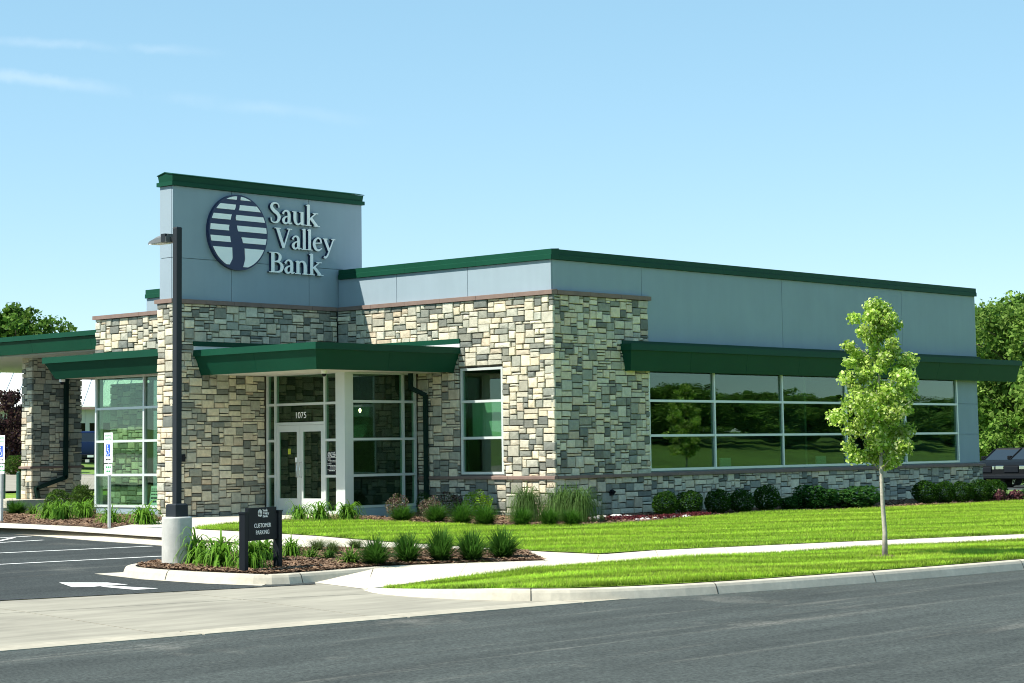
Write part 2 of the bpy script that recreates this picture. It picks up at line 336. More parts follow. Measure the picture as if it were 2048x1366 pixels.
# walks: one cast path from the lot to the door, slabs along the street
sheet('walkway', [(-11.2, 6.8), (-10.2, 13.6), (-8.3, 13.9), (-6, 9), (-2.4, 7.6), (-2.4, 4.6), (-3.3, 1.5), (-8, 0), (-8.6, -2), (-8.7, -8), (-9.3, -9.4), (-11.4, -9.75), (-9.7, -7.6), (-11.5, -4.4), (-11.35, .3), (-11.3, 2.4)], .0, 'conc')
pw = MB()
edge = [(-11.35, -4.3), (-11.05, .3), (-11.0, 2.4), (-10.55, 6.6), (-9.5, 14)]; edge2 = [(-11.9, -4.4), (-11.55, .6), (-11.5, 2.5), (-11.05, 6.5), (-10.0, 14)]
for i in range(4):
    (a, b), (c, d) = (edge[i], edge[i + 1]), (edge2[i], edge2[i + 1])
    pw.add([(*a, G(a[1]) + .004), (*b, G(b[1]) + .004), (*d, G(d[1]) - .135), (*c, G(c[1]) - .135)], [(0, 1, 2, 3)])
    pw.add([(*c, G(c[1]) - .135), (*d, G(d[1]) - .135), (*d, G(d[1]) - .2), (*c, G(c[1]) - .2)], [(0, 1, 2, 3)])
o = pw.build('ramp_edge', 'kerb'); o['kind'] = 'structure'
sw = empty('sidewalk'); sw['kind'] = 'structure'
NE = [(-16.0, -10.4), (-13.75, -11.0), (-11.2, -10.85), (-9.96, -10.87), (-4.55, -11.96), (-.8, -12.76), (40, -20.2)]
FE = [(-14.1, -8.6), (-11.4, -9.72), (-10.2, -9.45), (-8.1, -9.39), (-2.5, -10.69), (1.24, -11.64), (42, -19.2)]
def along(P, n):
    d = [0.]
    for i in range(len(P) - 1): d.append(d[-1] + math.dist(P[i], P[i + 1]))
    out = []
    for k in range(n + 1):
        t = d[-1] * k / n; i = max(j for j in range(len(d)) if d[j] <= t + 1e-9); i = min(i, len(P) - 2)
        out.append(lerp(P[i], P[i + 1], (t - d[i]) / (d[i + 1] - d[i])))
    return out
A, B = along(NE, 36), along(FE, 36)
for i in range(36):
    pl = [A[i], A[i + 1], B[i + 1], B[i]]; mb = MB(); g_ = .004 if i else 0
    q4 = [lerp(pl[0], pl[1], g_), lerp(pl[0], pl[1], 1 - g_), lerp(pl[3], pl[2], 1 - g_), lerp(pl[3], pl[2], g_)]
    mb.prism([(x, y, G(y) + ramp(x) - .05) for x, y in q4], [(x, y, G(y) + ramp(x) + .004) for x, y in q4]); mb.build('slab', 'conc', sw)

# kerbs: swept profile
def kerb(name, path, hfun, closed=False, side=1, topw=.16, joint=3.05):
    mb = MB(); P = [Vector((*p, 0)) for p in path]; rows = []; n = len(P)
    for i, p in enumerate(P):
        t = (P[(i + 1) % n if closed else min(i + 1, n - 1)] - P[i - 1 if closed else max(i - 1, 0)]).normalized(); nn = Vector((t.y, -t.x, 0)) * side
        h = hfun(i); z0 = G(p.y) - .15
        prof = [(0, -.04), (0, h), (topw - .04, h), (topw - .01, h - .014), (topw + .012, h - .05 if h > .06 else h * .5), (topw + .05, -.004), (topw + .05, -.04)]
        rows.append([(p.x + nn.x * a, p.y + nn.y * a, z0 + b) for a, b in prof])
    k = len(rows[0]); vs = [v for r in rows for v in r]
    fs = [(i * k + j, ((i + 1) % n) * k + j, ((i + 1) % n) * k + j + 1, i * k + j + 1) for i in range(n if closed else n - 1) for j in range(k - 1)]
    mb.add(vs, fs); o = mb.build(name, 'kerb'); o['kind'] = 'structure'
    # saw-cut joints
    jb = MB(); acc = 0
    for i in range(n - 1):
        acc += (P[i + 1] - P[i]).length
        if acc > joint and hfun(i) > .1:
            acc = 0; r = rows[i]; t = (P[i + 1] - P[i]).normalized() * .007
            for j in range(1, k - 2):
                a, b = Vector(r[j]), Vector(r[j + 1])
                q = Vector((-t.y, t.x, 0)).normalized() * side * -.004 if j >= 3 else Vector((0, 0, .004))
                jb.add([a - t + q, a + t + q, b + t + q, b - t + q], [(0, 1, 2, 3)])
    if jb.v: jb.build('joint', 'dark', o)
    return o
def smooth(P, it=2):
    for _ in range(it):
        Q = [P[0]]
        for a, b in zip(P[:-1], P[1:]): Q += [lerp(a, b, .25), lerp(a, b, .75)]
        P = Q + [P[-1]]
    return P
SK = smooth([(-15.9, -10.5), (-16.3, -11.3), (-16.1, -12.6), (-15.6, -13.45), (-14.7, -14.0), (-13.0, -14.5), (-9.3, -15.0), (-5.6, -15.3)], 2) + [(-5.6 + 3 * k, -15.3 - .262 * k) for k in range(1, 16)]
kerb('street_kerb', SK, lambda i: min(.15, .008 + .013 * i), side=1)
IS = smooth([(-13.9, -8.62), (-15.6, -8.72), (-16.4, -8.7), (-16.75, -7.4), (-16.85, -6.2), (-16.55, -5.55), (-15.6, -5.1), (-13.6, -4.55), (-12.2, -4.2)], 2)
kerb('island_kerb', IS, lambda i: .152, side=-1, joint=2.2)
# island gutter sliver at its nose
sheet('island_gutter', [(-16.95, -5.1), (-17.15, -6.6), (-17.0, -8.0), (-16.7, -8.9), (-16.3, -8.6), (-16.6, -6.2), (-16.2, -5.2)], -.137, 'kerb')

# beds
BED_I = [(-13.9, -8.64), (-15.6, -8.73), (-16.4, -8.68), (-16.73, -7.4), (-16.8, -6.2), (-16.5, -5.6), (-15.6, -5.15), (-13.6, -4.6), (-12.0, -4.35), (-11.3, -5.0), (-9.75, -7.9), (-11.3, -9.72)]
BED_D = [(-2.5, 3.0), (-2.5, 4.55), (-5.3, 3.95), (-5.6, 3.35), (-5.0, 2.9), (-4.2, 1.6), (-3.9, .2), (-3.9, -1.4), (-3.2, -2.3), (-2.3, -2.9), (-.6, -2.85), (1.7, -2.6), (3.6, -2.2), (6.8, -1.9), (9, -2.95), (12, -2.75), (16.9, -3.15), (21, -3.4), (24, -3.2), (21, .05), (-.03, .05), (-.03, 4.57)]
BED_L = [(-9.2, 13.6), (-9.25, 9.4), (-10.15, 3.85), (-9.2, 4.6), (-7.0, 6.15), (-5.6, 7.6), (-5.6, 8.2), (-4.4, 8.2), (-4.4, 12.2), (-1.5, 13), (-3.2, 16), (-4.5, 17.2), (-8.5, 14.2)]
for n_, P_ in (('mulch_bed', BED_I), ('mulch_bed', BED_D), ('mulch_bed', BED_L)): sheet(n_, P_, .012, 'soil')
rng = np.random.default_rng(3)
def scatter(poly, n):
    P = np.array(poly); lo, hi = P.min(0), P.max(0); out = np.zeros((0, 2))
    while len(out) < n:
        q = rng.uniform(lo, hi, (n * 2, 2)); q = q[inpoly(q[:, 0], q[:, 1], poly)]; out = np.concatenate([out, q])
    return out[:n]
def Gn(y): return .02 * np.clip(y, -16, 5)
def chips(poly, n):
    q = scatter(poly, n); a = rng.uniform(0, 6.28, n); L = rng.uniform(.02, .06, n); wd = rng.uniform(.006, .018, n); tl = rng.uniform(-.35, .35, (n, 2))
    z = Gn(q[:, 1]) + .02 + rng.uniform(0, .02, n); d = np.stack([np.cos(a), np.sin(a)], 1); e = np.stack([-d[:, 1], d[:, 0]], 1)
    V = np.zeros((n, 4, 3))
    for k, (i, j) in enumerate(((-1, -1), (1, -1), (1, 1), (-1, 1))):
        V[:, k, :2] = q + d * L[:, None] * i + e * wd[:, None] * j; V[:, k, 2] = z + tl[:, 0] * L * i + tl[:, 1] * wd * j
    b = rng.uniform(.45, 1.5, n)[:, None] * np.array([.21, .130, .078]) ; C_ = np.repeat(b, 4, 0)
    o = obj('mulch', np_mesh('mulch', V.reshape(-1, 3), np.arange(n * 4).reshape(n, 4), C_, 'chips')); o['kind'] = 'stuff'; o['label'] = 'shredded brown bark mulch'; o['category'] = 'mulch'
chips(BED_I, 26000); chips(BED_D, 16000); chips(BED_L, 12000)

# lawns: turf sheet + blades
LAWN = [(-9.0, 2.1), (-8.8, 2.6), (-7.0, 3.5), (-5.65, 3.35), (-5.0, 2.88), (-4.2, 1.58), (-3.92, .2), (-3.92, -1.4), (-3.22, -2.32), (-2.3, -2.92), (-.6, -2.87), (1.7, -2.62), (3.6, -2.22), (6.8, -1.92), (9, -2.97), (12, -2.77), (16.9, -3.17), (21, -3.42), (40, -3.4), (42, -19.1), (1.24, -11.6), (-2.5, -10.65), (-8.1, -9.36), (-9.4, -9.3), (-9.55, -8.2), (-9.4, -3.8), (-8.95, -1.5), (-8.9, 1.0)]
STRIP = [(-15.95, -10.52), (-13.75, -11.04), (-11.2, -10.9), (-9.96, -10.92), (-4.55, -12.0), (-.8, -12.8), (38, -19.85)] + SK[::-1]
STRIP = [p for p in STRIP if p[0] < 19]  # before walk and kerb meet
sheet('lawn', LAWN, .016, 'turf'); ls = sheet('lawn_strip', STRIP, .012, 'turf')
def nose(x, y): return -.145 * np.clip((y + 13.2) / 2.3, 0, 1) * np.clip((-13.4 - x) / 2.2, 0, 1)
for v in ls.data.vertices: v.co.z += float(nose(v.co.x, v.co.y))
BL = [(-15.8, -10.55), (-13.75, -11.06), (-11.2, -10.92), (-4.55, -12.02), (-.8, -12.82), (3, -13.6), (3, -15.95), (-5.6, -15.28), (-9.3, -14.97), (-13, -14.45), (-14.7, -13.93), (-15.55, -13.4), (-16.0, -12.6), (-16.2, -11.3)]
def blades(name, poly, n, hmin, hmax, wd, label, base, tipc, bend=.9):
    q = scatter(poly, n)
    if poly is BL: near = np.hypot(q[:, 0] + 6.88, q[:, 1] + 13.46) < .36 + .08 * np.sin(q[:, 0] * 20); q[near] = q[~near][:near.sum()]
    a = rng.uniform(0, 6.28, n); la = rng.uniform(0, 6.28, n); h = rng.uniform(hmin, hmax, n)
    pat = .5 + .5 * np.sin(q[:, 0] * 1.3 + 2 * np.sin(q[:, 1] * .9)) * np.sin(q[:, 1] * 1.7 + q[:, 0] * .4); mow = np.sign(np.sin((q[:, 1] + .09 * q[:, 0]) * 4.6))
    h *= .75 + .5 * pat
    lean = h * bend * rng.uniform(.2, 1, n); z = Gn(q[:, 1]) + .012 + (nose(q[:, 0], q[:, 1]) if poly is BL else 0)
    V = np.zeros((n, 3, 3)); s = np.stack([np.cos(a), np.sin(a)], 1) * wd
    V[:, 0, :2] = q - s; V[:, 1, :2] = q + s; V[:, 0, 2] = V[:, 1, 2] = z
    V[:, 2, 0] = q[:, 0] + np.cos(la) * lean + mow * h * .22; V[:, 2, 1] = q[:, 1] + np.sin(la) * lean; V[:, 2, 2] = z + h
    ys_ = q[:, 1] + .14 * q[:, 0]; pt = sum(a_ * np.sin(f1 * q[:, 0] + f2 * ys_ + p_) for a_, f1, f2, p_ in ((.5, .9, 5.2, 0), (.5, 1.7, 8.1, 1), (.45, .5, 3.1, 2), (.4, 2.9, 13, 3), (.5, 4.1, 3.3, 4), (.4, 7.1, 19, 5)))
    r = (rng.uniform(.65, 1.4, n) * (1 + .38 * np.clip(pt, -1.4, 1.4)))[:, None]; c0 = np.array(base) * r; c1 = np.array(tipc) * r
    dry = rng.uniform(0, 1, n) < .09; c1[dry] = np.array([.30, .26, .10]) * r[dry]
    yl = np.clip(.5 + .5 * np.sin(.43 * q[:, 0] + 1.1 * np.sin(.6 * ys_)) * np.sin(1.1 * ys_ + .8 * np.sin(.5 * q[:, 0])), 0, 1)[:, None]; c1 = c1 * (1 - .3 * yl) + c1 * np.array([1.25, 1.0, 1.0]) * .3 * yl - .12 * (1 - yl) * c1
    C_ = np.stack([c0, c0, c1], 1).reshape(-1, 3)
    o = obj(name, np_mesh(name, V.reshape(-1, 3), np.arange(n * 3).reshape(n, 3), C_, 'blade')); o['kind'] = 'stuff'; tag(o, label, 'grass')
    return o
LW = [p for p in LAWN]; LW[18] = (24, -3.4); LW[19] = (24, -15.3)
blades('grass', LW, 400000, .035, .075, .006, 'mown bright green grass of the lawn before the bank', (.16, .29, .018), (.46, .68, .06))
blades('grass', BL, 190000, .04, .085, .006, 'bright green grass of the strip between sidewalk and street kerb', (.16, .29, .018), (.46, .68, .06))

# ------------------------------------------------------------------ the bank
bank = empty('bank_building', (0, 0, 0))
tag(bank, 'grey stucco and fieldstone bank with green metal trim and sign tower', 'bank')
V0, W0, S0, U0, YB = 7.58, 5.5, 3.69, 20.13, 15.9
ZP, ZC, ZL, ZB, ZT = 6.47, 6.20, 5.35, 1.02, 8.27
TD = .59
# --- stone veneer: every stone its own piece
PAL = [((.68, .61, .45), 28), ((.58, .545, .43), 22), ((.58, .49, .36), 7), ((.43, .42, .34), 14), ((.29, .295, .245), 18), ((.19, .20, .175), 11)]
PC = [p for p, w_ in PAL for _ in range(w_)]
STONES = []
def stone_panel(org, ax, nrm, width, z0, z1, holes=(), fine=1.0, thing='bank'):
    """random ashlar: greedy fill of a cell grid, corner jitter, recessed joints; org is at z=0 on the face plane"""
    cw, ch = .078 * fine, .068 * fine
    nx, nz = max(1, round(width / cw)), max(1, round((z1 - z0) / ch)); cw, ch = width / nx, (z1 - z0) / nz
    occ = np.zeros((nx, nz), bool)
    for a0, a1, b0, b1 in holes: occ[max(0, round(a0 / cw)):max(0, round(a1 / cw)), max(0, round((b0 - z0) / ch)):max(0, round((b1 - z0) / ch))] = True
    org, ax, nrm = Vector(org), Vector(ax), Vector(nrm)
    for j in range(nz):
        for i in range(nx):
            if occ[i, j]: continue
            hh = R.choices((1, 2, 3, 4), (17, 44, 28, 7))[0]; ww = R.choices((2, 3, 4, 5, 6, 7), (9, 22, 28, 22, 12, 6))[0]
            if hh == 4: ww = min(max(ww, 4), 5)
            if hh == 3: ww = min(max(ww, 3), 5)
            if hh == 1: ww = max(ww, 3)
            k = 1
            while k < ww and i + k < nx and not occ[i + k, j]: k += 1
            if i + k < nx and i + k + 1 < nx and occ[min(nx - 1, i + k + 1), j] and not occ[i + k, j]: k += 1
            elif i + k == nx - 1 and not occ[i + k, j]: k += 1
            ww = k; l = 1
            if ww <= 2: hh = min(hh, R.choice((1, 2, 2, 3)))
            elif ww == 3: hh = min(hh, 3)
            while l < hh and j + l < nz and not occ[i:i + ww, j + l].any(): l += 1
            hh = l; occ[i:i + ww, j:j + hh] = True
            g = .0085; jt = lambda: R.uniform(-.009, .009)
            x0, x1, y0, y1 = i * cw + g, (i + ww) * cw - g, z0 + j * ch + g, z0 + (j + hh) * ch - g
            cs = [(x0 + jt(), y0 + jt()), (x1 + jt(), y0 + jt()), (x1 + jt(), y1 + jt()), (x0 + jt(), y1 + jt())]
            cx, cy = (x0 + x1) / 2, (y0 + y1) / 2; d = R.uniform(-.008, .022); vs = []
            for inset, dep in ((0, -.06), (.002, d - .016), (.016, d)):
                for (px, py) in cs:
                    q = Vector((cx - px, cy - py)); L = q.length; q = q / L * min(inset * 1.4, L * .35)
                    vs.append(org + ax * (px + q.x) + Vector((0, 0, py + q.y)) + nrm * (dep + R.uniform(-.003, .003)))
            vs.append(org + ax * cx + Vector((0, 0, cy)) + nrm * (d + R.uniform(-.002, .012)))
            fs = [(r * 4 + k_, r * 4 + (k_ + 1) % 4, r * 4 + 4 + (k_ + 1) % 4, r * 4 + 4 + k_) for r in range(2) for k_ in range(4)] + [(8, 9, 12), (9, 10, 12), (10, 11, 12), (11, 8, 12)]
            if ax.cross(Vector((0, 0, 1))).dot(nrm) < 0: fs = [f[::-1] for f in fs]
            c = R.choice(PC); b = R.uniform(.85, 1.12); hu = R.uniform(-.03, .03); c = (c[0] * b * (1 + hu), c[1] * b, c[2] * b * (1 - hu))
            ctr = org + ax * cx + Vector((0, 0, cy)); dist = (ctr - CAM).length
            vis = (x1 - x0) * (y1 - y0) * abs((ctr - CAM).normalized().dot(nrm)) / dist ** 2
            STONES.append((vis, thing, vs, fs, c))
X, Y, Z_ = Vector((1, 0, 0)), Vector((0, 1, 0)), Vector((0, 0, 1))
wy0, wy1, wz0, wz1 = 1.66, 3.12, 1.02, 3.69
stone_panel((0, -.045, 0), (0, 1, 0), (-1, 0, 0), 4.66, -.1, ZL, [(wy0 + .045, wy1 + .045, wz0, wz1)])
stone_panel((0, 4.615, 0), (0, 1, 0), (-1, 0, 0), V0 - 4.615, 3.7, ZL)
stone_panel((.0, 0, 0), (1, 0, 0), (0, -1, 0), S0, -.12, ZL)
stone_panel((S0, .0, 0), (1, 0, 0), (0, -1, 0), U0 - S0, -.2, .93)
stone_panel((-W0, V0, 0), (1, 0, 0), (0, -1, 0), W0 - .02, 0, ZL, [(W0 - 2.5, W0 + 1, 0, 3.72)])
stone_panel((-W0, V0 - .045, 0), (0, 1, 0), (-1, 0, 0), TD + .045, 0, ZL)
stone_panel((-4.5, V0 + TD, 0), (0, 1, 0), (-1, 0, 0), 12.1 - V0 - TD, 3.8, 5.2)
stone_panel((-4.2, 10.4, 0), (0, 1, 0), (-1, 0, 0), 1.45, .12, 3.5)
# backing walls (mortar behind the stones)
B_ = .045
def part(name, mt, *boxes, parent=None, bevel=0):
    mb = MB()
    for b in boxes: mb.box(*b)
    return mb.build(name, mt, parent or bank, bevel=bevel)
sw_main = part('stone_wall', 'mortar', (B_, .3, .2, wy0, -.1, ZL), (B_, .3, wy1, V0, -.1, ZL), (B_, .3, wy0, wy1, -.1, wz0), (B_, .3, wy0, wy1, wz1, ZL), (B_, S0 - .005, B_, .2, -.12, ZL), (S0 - .005, U0 - B_, B_, .3, -.2, .93))
sw_tower = part('tower_stone_wall', 'mortar', (-W0 + B_, B_ - .01, V0 + B_, V0 + TD, 0, ZL))
sw_wing = part('wing_stone_wall', 'mortar', (-4.5 + B_, -4.2, V0 + TD, 12.1, 3.72, 5.2))
part('inner_stone_wall', 'mortar', (-4.2 + B_, -3.9, 10.4, 11.85, .1, 3.5))
# --- cast stone ledges in short lengths
def ledge(name, a, b, axis, plane, z0, z1, out, seg, parent, back=.16):
    n = max(1, round((b - a) / seg)); L = (b - a) / n
    for i in range(n):
        p, q = a + i * L + .004, a + (i + 1) * L - .004
        mb = MB()
        if axis == 'y': pts = lambda t: [(plane + back, t, z0), (plane - out, t, z0), (plane - out, t, z1 - .03), (plane + back, t, z1)]
        else: pts = lambda t: [(t, plane + back, z0), (t, plane - out, z0), (t, plane - out, z1 - .03), (t, plane + back, z1)]
        mb.prism(pts(p), pts(q)); mb.build(name, 'cast', parent)
ledge('ledge_stone', -.055, V0 - .05, 'y', 0, ZL, ZL + .13, .055, 1.2, sw_main)
ledge('ledge_stone', .17, S0 + .08, 'x', 0, ZL, ZL + .13, .055, 1.2, sw_main)
ledge('ledge_stone', -W0 + .17, -.06, 'x', V0, ZL, ZL + .13, .055, .9, sw_tower)
ledge('ledge_stone', V0 - .055, V0 + TD + .05, 'y', -W0, ZL, ZL + .13, .055, .9, sw_tower)
ledge('coping_stone', V0 + TD + .01, 12.16, 'y', -4.5, 5.2, 5.33, .06, 2.2, sw_wing, back=.4)
ledge('sill_band', -.06, 4.55, 'y', 0, .92, 1.018, .06, 1.4, sw_main, back=.06)
ledge('sill_band', .07, U0 + .06, 'x', 0, .925, 1.02, .06, 1.6, sw_main, back=.07)
# --- stucco panels with open joints
def panel(x0, x1, y0, y1, z0, z1, axis):
    g = .007
    if axis == 'x': mb = MB().box(x0 + g, x1 - g, y0, y1, z0 + g, z1 - g)
    else: mb = MB().box(x0, x1, y0 + g, y1 - g, z0 + g, z1 - g)
    return mb.build('stucco_panel', 'stucco', bank)
E0 = .06
part('stucco_backing', 'stucco', (.10, U0 - .1, .10, .3, .93, 1.05), (.10, .3, .3, YB, ZL - .2, 6.3), (.3, U0 - .1, .11, .3, 3.66, 6.3), (U0 - .3, U0 - .1, .3, YB, -.2, 6.3), (.3, U0 - .3, YB - .2, YB, -.2, 6.3), (18.84, U0 - .1, .12, .3, 1.05, 3.66))
for a, b in ((E0, 2.85), (2.85, 5.39), (5.39, V0)): panel(E0, .1, a, b, ZL + .05, ZC, 'y')
panel(E0, .1, V0 + TD, YB, ZL, ZC, 'y')
for a, b in ((.1, 3.52), (3.52, 9.65), (9.65, 15.8), (15.8, U0 - .04)):
    panel(a, b, E0, .11, (ZL + .05) if a < 3 else 3.66, ZC, 'x')
for a, b in ((1.03, 1.91), (1.91, 2.84), (2.84, 3.66)): panel(18.86, U0 - .04, E0 + .02, .12, a, b, 'x')
part('stucco_end_wall', 'stucco', (U0 - .1, U0 - .05, .1, YB, -.2, ZC - .02))
# tower
part('tower_core', 'stucco', (-W0 + .1, .90, V0 + .1, V0 + TD - .1, ZL - .05, ZT - .01))
for a, b in ((-W0 + E0, -3.57), (-3.57, -.95), (-.95, .96)):
    for c, d in ((ZL + .05, 6.48), (6.48, ZT)): panel(a, b, V0 + E0, V0 + .1, c, d, 'x')
for c, d in ((ZL + .05, 6.48), (6.48, ZT)): panel(-W0 + E0, -W0 + .1, V0 + .1, V0 + TD - .02, c, d, 'y'); panel(.9, .96, V0 + .1, V0 + TD - .02, c, d, 'y')
part('tower_back', 'stucco', (-W0 + .1, .9, V0 + TD - .1, V0 + TD - .04, ZL, ZT))
# tower cap: band, tapered upper coping with a small ridge
tc0, tc1, td0, td1 = -W0 + .0, 1.02, V0 + .0, V0 + TD + .04
cap = part('tower_cap', 'green', (tc0, tc1, td0, td1, ZT, ZT + .10))
mb = MB(); a = .045
mb.prism([(tc0 + a, td0 + a, ZT + .10), (tc1 - a, td0 + a, ZT + .10), (tc1 - a, td1 - a, ZT + .10), (tc0 + a, td1 - a, ZT + .10)], [(tc0 + a - .02, td0 + a - .02, ZT + .26), (tc1 - a + .02, td0 + a - .02, ZT + .26), (tc1 - a + .02, td1 - a + .02, ZT + .26), (tc0 + a - .02, td1 - a + .02, ZT + .26)])
mb.build('cap_fascia', 'green', cap)
ym = (td0 + td1) / 2; mb = MB()
for (ya, yb, za, zb) in ((td0 + .005, ym, ZT + .262, ZT + .33), (ym, td1 - .005, ZT + .33, ZT + .262)):
    mb.prism([(tc0 + .005, ya, za), (tc1 - .005, ya, za), (tc1 - .005, yb, zb), (tc0 + .005, yb, zb)], [(tc0 + .005, ya, za + .02), (tc1 - .005, ya, za + .02), (tc1 - .005, yb, zb + .02), (tc0 + .005, yb, zb + .02)])
mb.add([(tc0 + .03, td0 + .02, ZT + .262), (tc0 + .03, ym, ZT + .33), (tc0 + .03, td1 - .02, ZT + .262)], [(0, 1, 2)])
mb.build('cap_ridge', 'green', cap)
# main parapet coping: two stepped bands, seams every few metres
def coping(a, b, axis, plane, seg, sgn=1):
    n = max(1, round((b - a) / seg)); L = (b - a) / n
    for i in range(n):
        p, q = a + i * L + .002, a + (i + 1) * L - .002; mb = MB()
        prof = [(.3, ZC), (.0, ZC), (.0, ZC + .115), (.022, ZC + .125), (.022, ZP - .02), (.3, ZP)]
        f = (lambda t: [(plane + sgn * o_, t, z_) for o_, z_ in prof]) if axis == 'y' else (lambda t: [(t, plane + sgn * o_, z_) for o_, z_ in prof])
        mb.prism(f(p), f(q)); mb.build('parapet_coping', 'green', bank)
coping(.0, V0 - .02, 'y', 0, 2.5); coping(V0 + TD + .05, YB, 'y', 0, 4.2)
coping(.30, U0, 'x', 0, 3.3); coping(.3, YB, 'y', U0, 8, -1)
part('roof', 'white_mem', (.3, U0 - .3, .3, YB - .2, 6.0, 6.1), bevel=0)
part('wing_roof', 'white_mem', (-4.2, .1, V0 + TD, 12.0, 4.9, 5.0))
# --- canopies with raked fascia panels
def canopy(name, x0, x1, y0, y1, zt, zb, sides, flash=()):
    root = part(name, 'green', (x0 + .06, x1 - (.06 if 'E' in sides else 0), y0 + (.06 if 'S' in sides else 0), y1 - (.06 if 'N' in sides else 0), zt - .15, zt - .03))
    lip = .16; rk = .20 if y1 - y0 > .5 else .12
    def side(p, q, inn, tr=(0, 0)):
        p, q, inn = Vector((*p, 0)), Vector((*q, 0)), Vector((*inn, 0)); t = (q - p).normalized(); L = (q - p).length
        mb = MB(); z = Z_
        a_, b_ = p + t * tr[0], q - t * tr[1]
        mb.prism([a_ + z * (zt - lip), b_ + z * (zt - lip), b_ + inn * .05 + z * (zt - lip), a_ + inn * .05 + z * (zt - lip)], [a_ + z * zt, b_ + z * zt, b_ + inn * .05 + z * zt, a_ + inn * .05 + z * zt])
        mb.build('canopy_lip', 'green', root)
        n = max(1, round(L / 2.6)); ca = .05; cb = ca + rk
        for i in range(n):
            f0, f1 = i / n, (i + 1) / n
            def pt(f, inset):  # mitred ends shrink with the inset
                m0 = inset if miter[0] else 0; m1 = inset if miter[1] else 0
                return p + t * (m0 + (L - m0 - m1) * f) + inn * inset
            e = .003 / L
            a0, a1, b0, b1 = pt(f0 + e, ca), pt(f1 - e, ca), pt(f0 + e, cb), pt(f1 - e, cb)
            mb = MB(); za, zb_ = zt - lip, zb
            mb.prism([b0 + z * zb_, b1 + z * zb_, b1 + inn * .04 + z * zb_, b0 + inn * .04 + z * zb_], [a0 + z * za, a1 + z * za, a1 + inn * .04 + z * za, a0 + inn * .04 + z * za])
            mb.build('fascia_panel', 'green', root)
    for s in sides:
        if s == 'W': miter = ('S' in sides, 'N' in sides); side((x0, y0), (x0, y1), (1, 0), (.0505 if 'S' in sides else 0, 0))
        if s == 'S': miter = ('W' in sides, 'E' in sides); side((x0, y0), (x1, y0), (0, 1))
        if s == 'E': miter = ('S' in sides, 'N' in sides); side((x1, y0), (x1, y1), (-1, 0), (.0505 if 'S' in sides else 0, 0))
        if s == 'N': miter = ('W' in sides, 'E' in sides); side((x0, y1), (x1, y1), (0, -1), (.0505 if 'W' in sides else 0, 0))
    i = .25 if y1 - y0 > .5 else .18
    mb = MB().box(x0 + i, x1 - (i if 'E' in sides else 0), y0 + (i if 'S' in sides else 0), y1 - (i if 'N' in sides else 0), zb + .015, zb + .06); mb.build('soffit', 'soffit', root)
    for f in flash:
        mb = MB().box(*f[1]); mb.build(f[0], f[2], root)
    return root
canopy('entrance_canopy', -4.85, -.0, 3.06, V0 - .0, 4.2, 3.58, 'WS',
       [('flashing', (-4.85, -.0, V0 - .05, V0 + .02, 4.30, 4.42), 'green'), ('upstand', (-4.85, -.03, V0 - .04, V0 + .02, 4.19, 4.30), 'white_mem'),
        ('flashing', (-.05, .02, 3.06, V0 - .06, 4.30, 4.42), 'green'), ('upstand', (-.04, .02, 3.06, V0 - .06, 4.19, 4.30), 'white_mem')])
canopy('window_canopy', 2.55, 22.2, -.36, .0, 4.22, 3.55, 'WSE', [('flashing', (2.6, U0, -.05, .07, 4.22, 4.31), 'green')])
canopy('wing_canopy', -5.4, -3.0, V0 + TD + .02, 13.2, 4.23, 3.66, 'WN', [('flashing', (-4.56, -4.44, V0 + TD + .02, 12.1, 4.23, 4.32), 'green')])
# --- glazing
def glazing(name, axis, plane, a_list, z_list, parent=bank, fw=.062, dep=.11, gm='glass', skip=(), label=None):
    """frame of mullions at a_list / z_list (edges included), one pane per opening; plane is the outer face, depth goes inward (+)"""
    mb = MB(); a0, a1, z0, z1 = a_list[0], a_list[-1], z_list[0], z_list[-1]
    def bar(p, q, r, s, d0=0):
        if axis == 'y': mb.box(plane + d0, plane + dep, p, q, r, s)
        else: mb.box(p, q, plane + d0, plane + dep, r, s)
    for i, a in enumerate(a_list):
        l = a if i == 0 else (a - fw if i == len(a_list) - 1 else a - fw / 2); bar(l, l + fw, z0, z1)
    for j, z in enumerate(z_list):
        b = z if j == 0 else (z - fw if j == len(z_list) - 1 else z - fw / 2)
        for i in range(len(a_list) - 1):
            if (i, j) in skip: continue
            l = a_list[i] + (fw if i == 0 else fw / 2); r = a_list[i + 1] - (fw if i == len(a_list) - 2 else fw / 2); bar(l, r, b, b + fw, .004)
    fr = mb.build(name, 'alu', parent)
    for i in range(len(a_list) - 1):
        for j in range(len(z_list) - 1):
            if ('p', i, j) in skip: continue
            jj = j
            while ('p', i, jj + 1) in skip and ('m', i) in skip: jj += 1
            l = a_list[i] + (fw if i == 0 else fw / 2); r = a_list[i + 1] - (fw if i == len(a_list) - 2 else fw / 2)
            b = z_list[j] + (fw if j == 0 else fw / 2); t = z_list[jj + 1] - (fw if jj == len(z_list) - 2 else fw / 2)
            g = MB()
            if axis == 'y': g.box(plane + .05, plane + .062, l, r, b, t)
            else: g.box(l, r, plane + .05, plane + .062, b, t)
            dx, dz = R.uniform(-.0035, .0035) * (r - l), R.uniform(-.002, .002) * (t - b)
            g.v = [(x_ + (dx * (y_ == r) + dz * (z_ == t) if axis == 'y' else 0), y_ + (dx * (x_ == r) + dz * (z_ == t) if axis == 'x' else 0), z_) for x_, y_, z_ in g.v]
            g.build('pane', gm, fr)
    return fr
glazing('window', 'y', .03, [wy0 + .01, wy1 - .01], [wz0 + .02, 1.935, 2.84, wz1 - .02])
glazing('wide_window', 'x', .05, [3.70, 6.47, 9.55, 12.68, 15.82, 18.84], [1.05, 1.94, 2.82, 3.64])
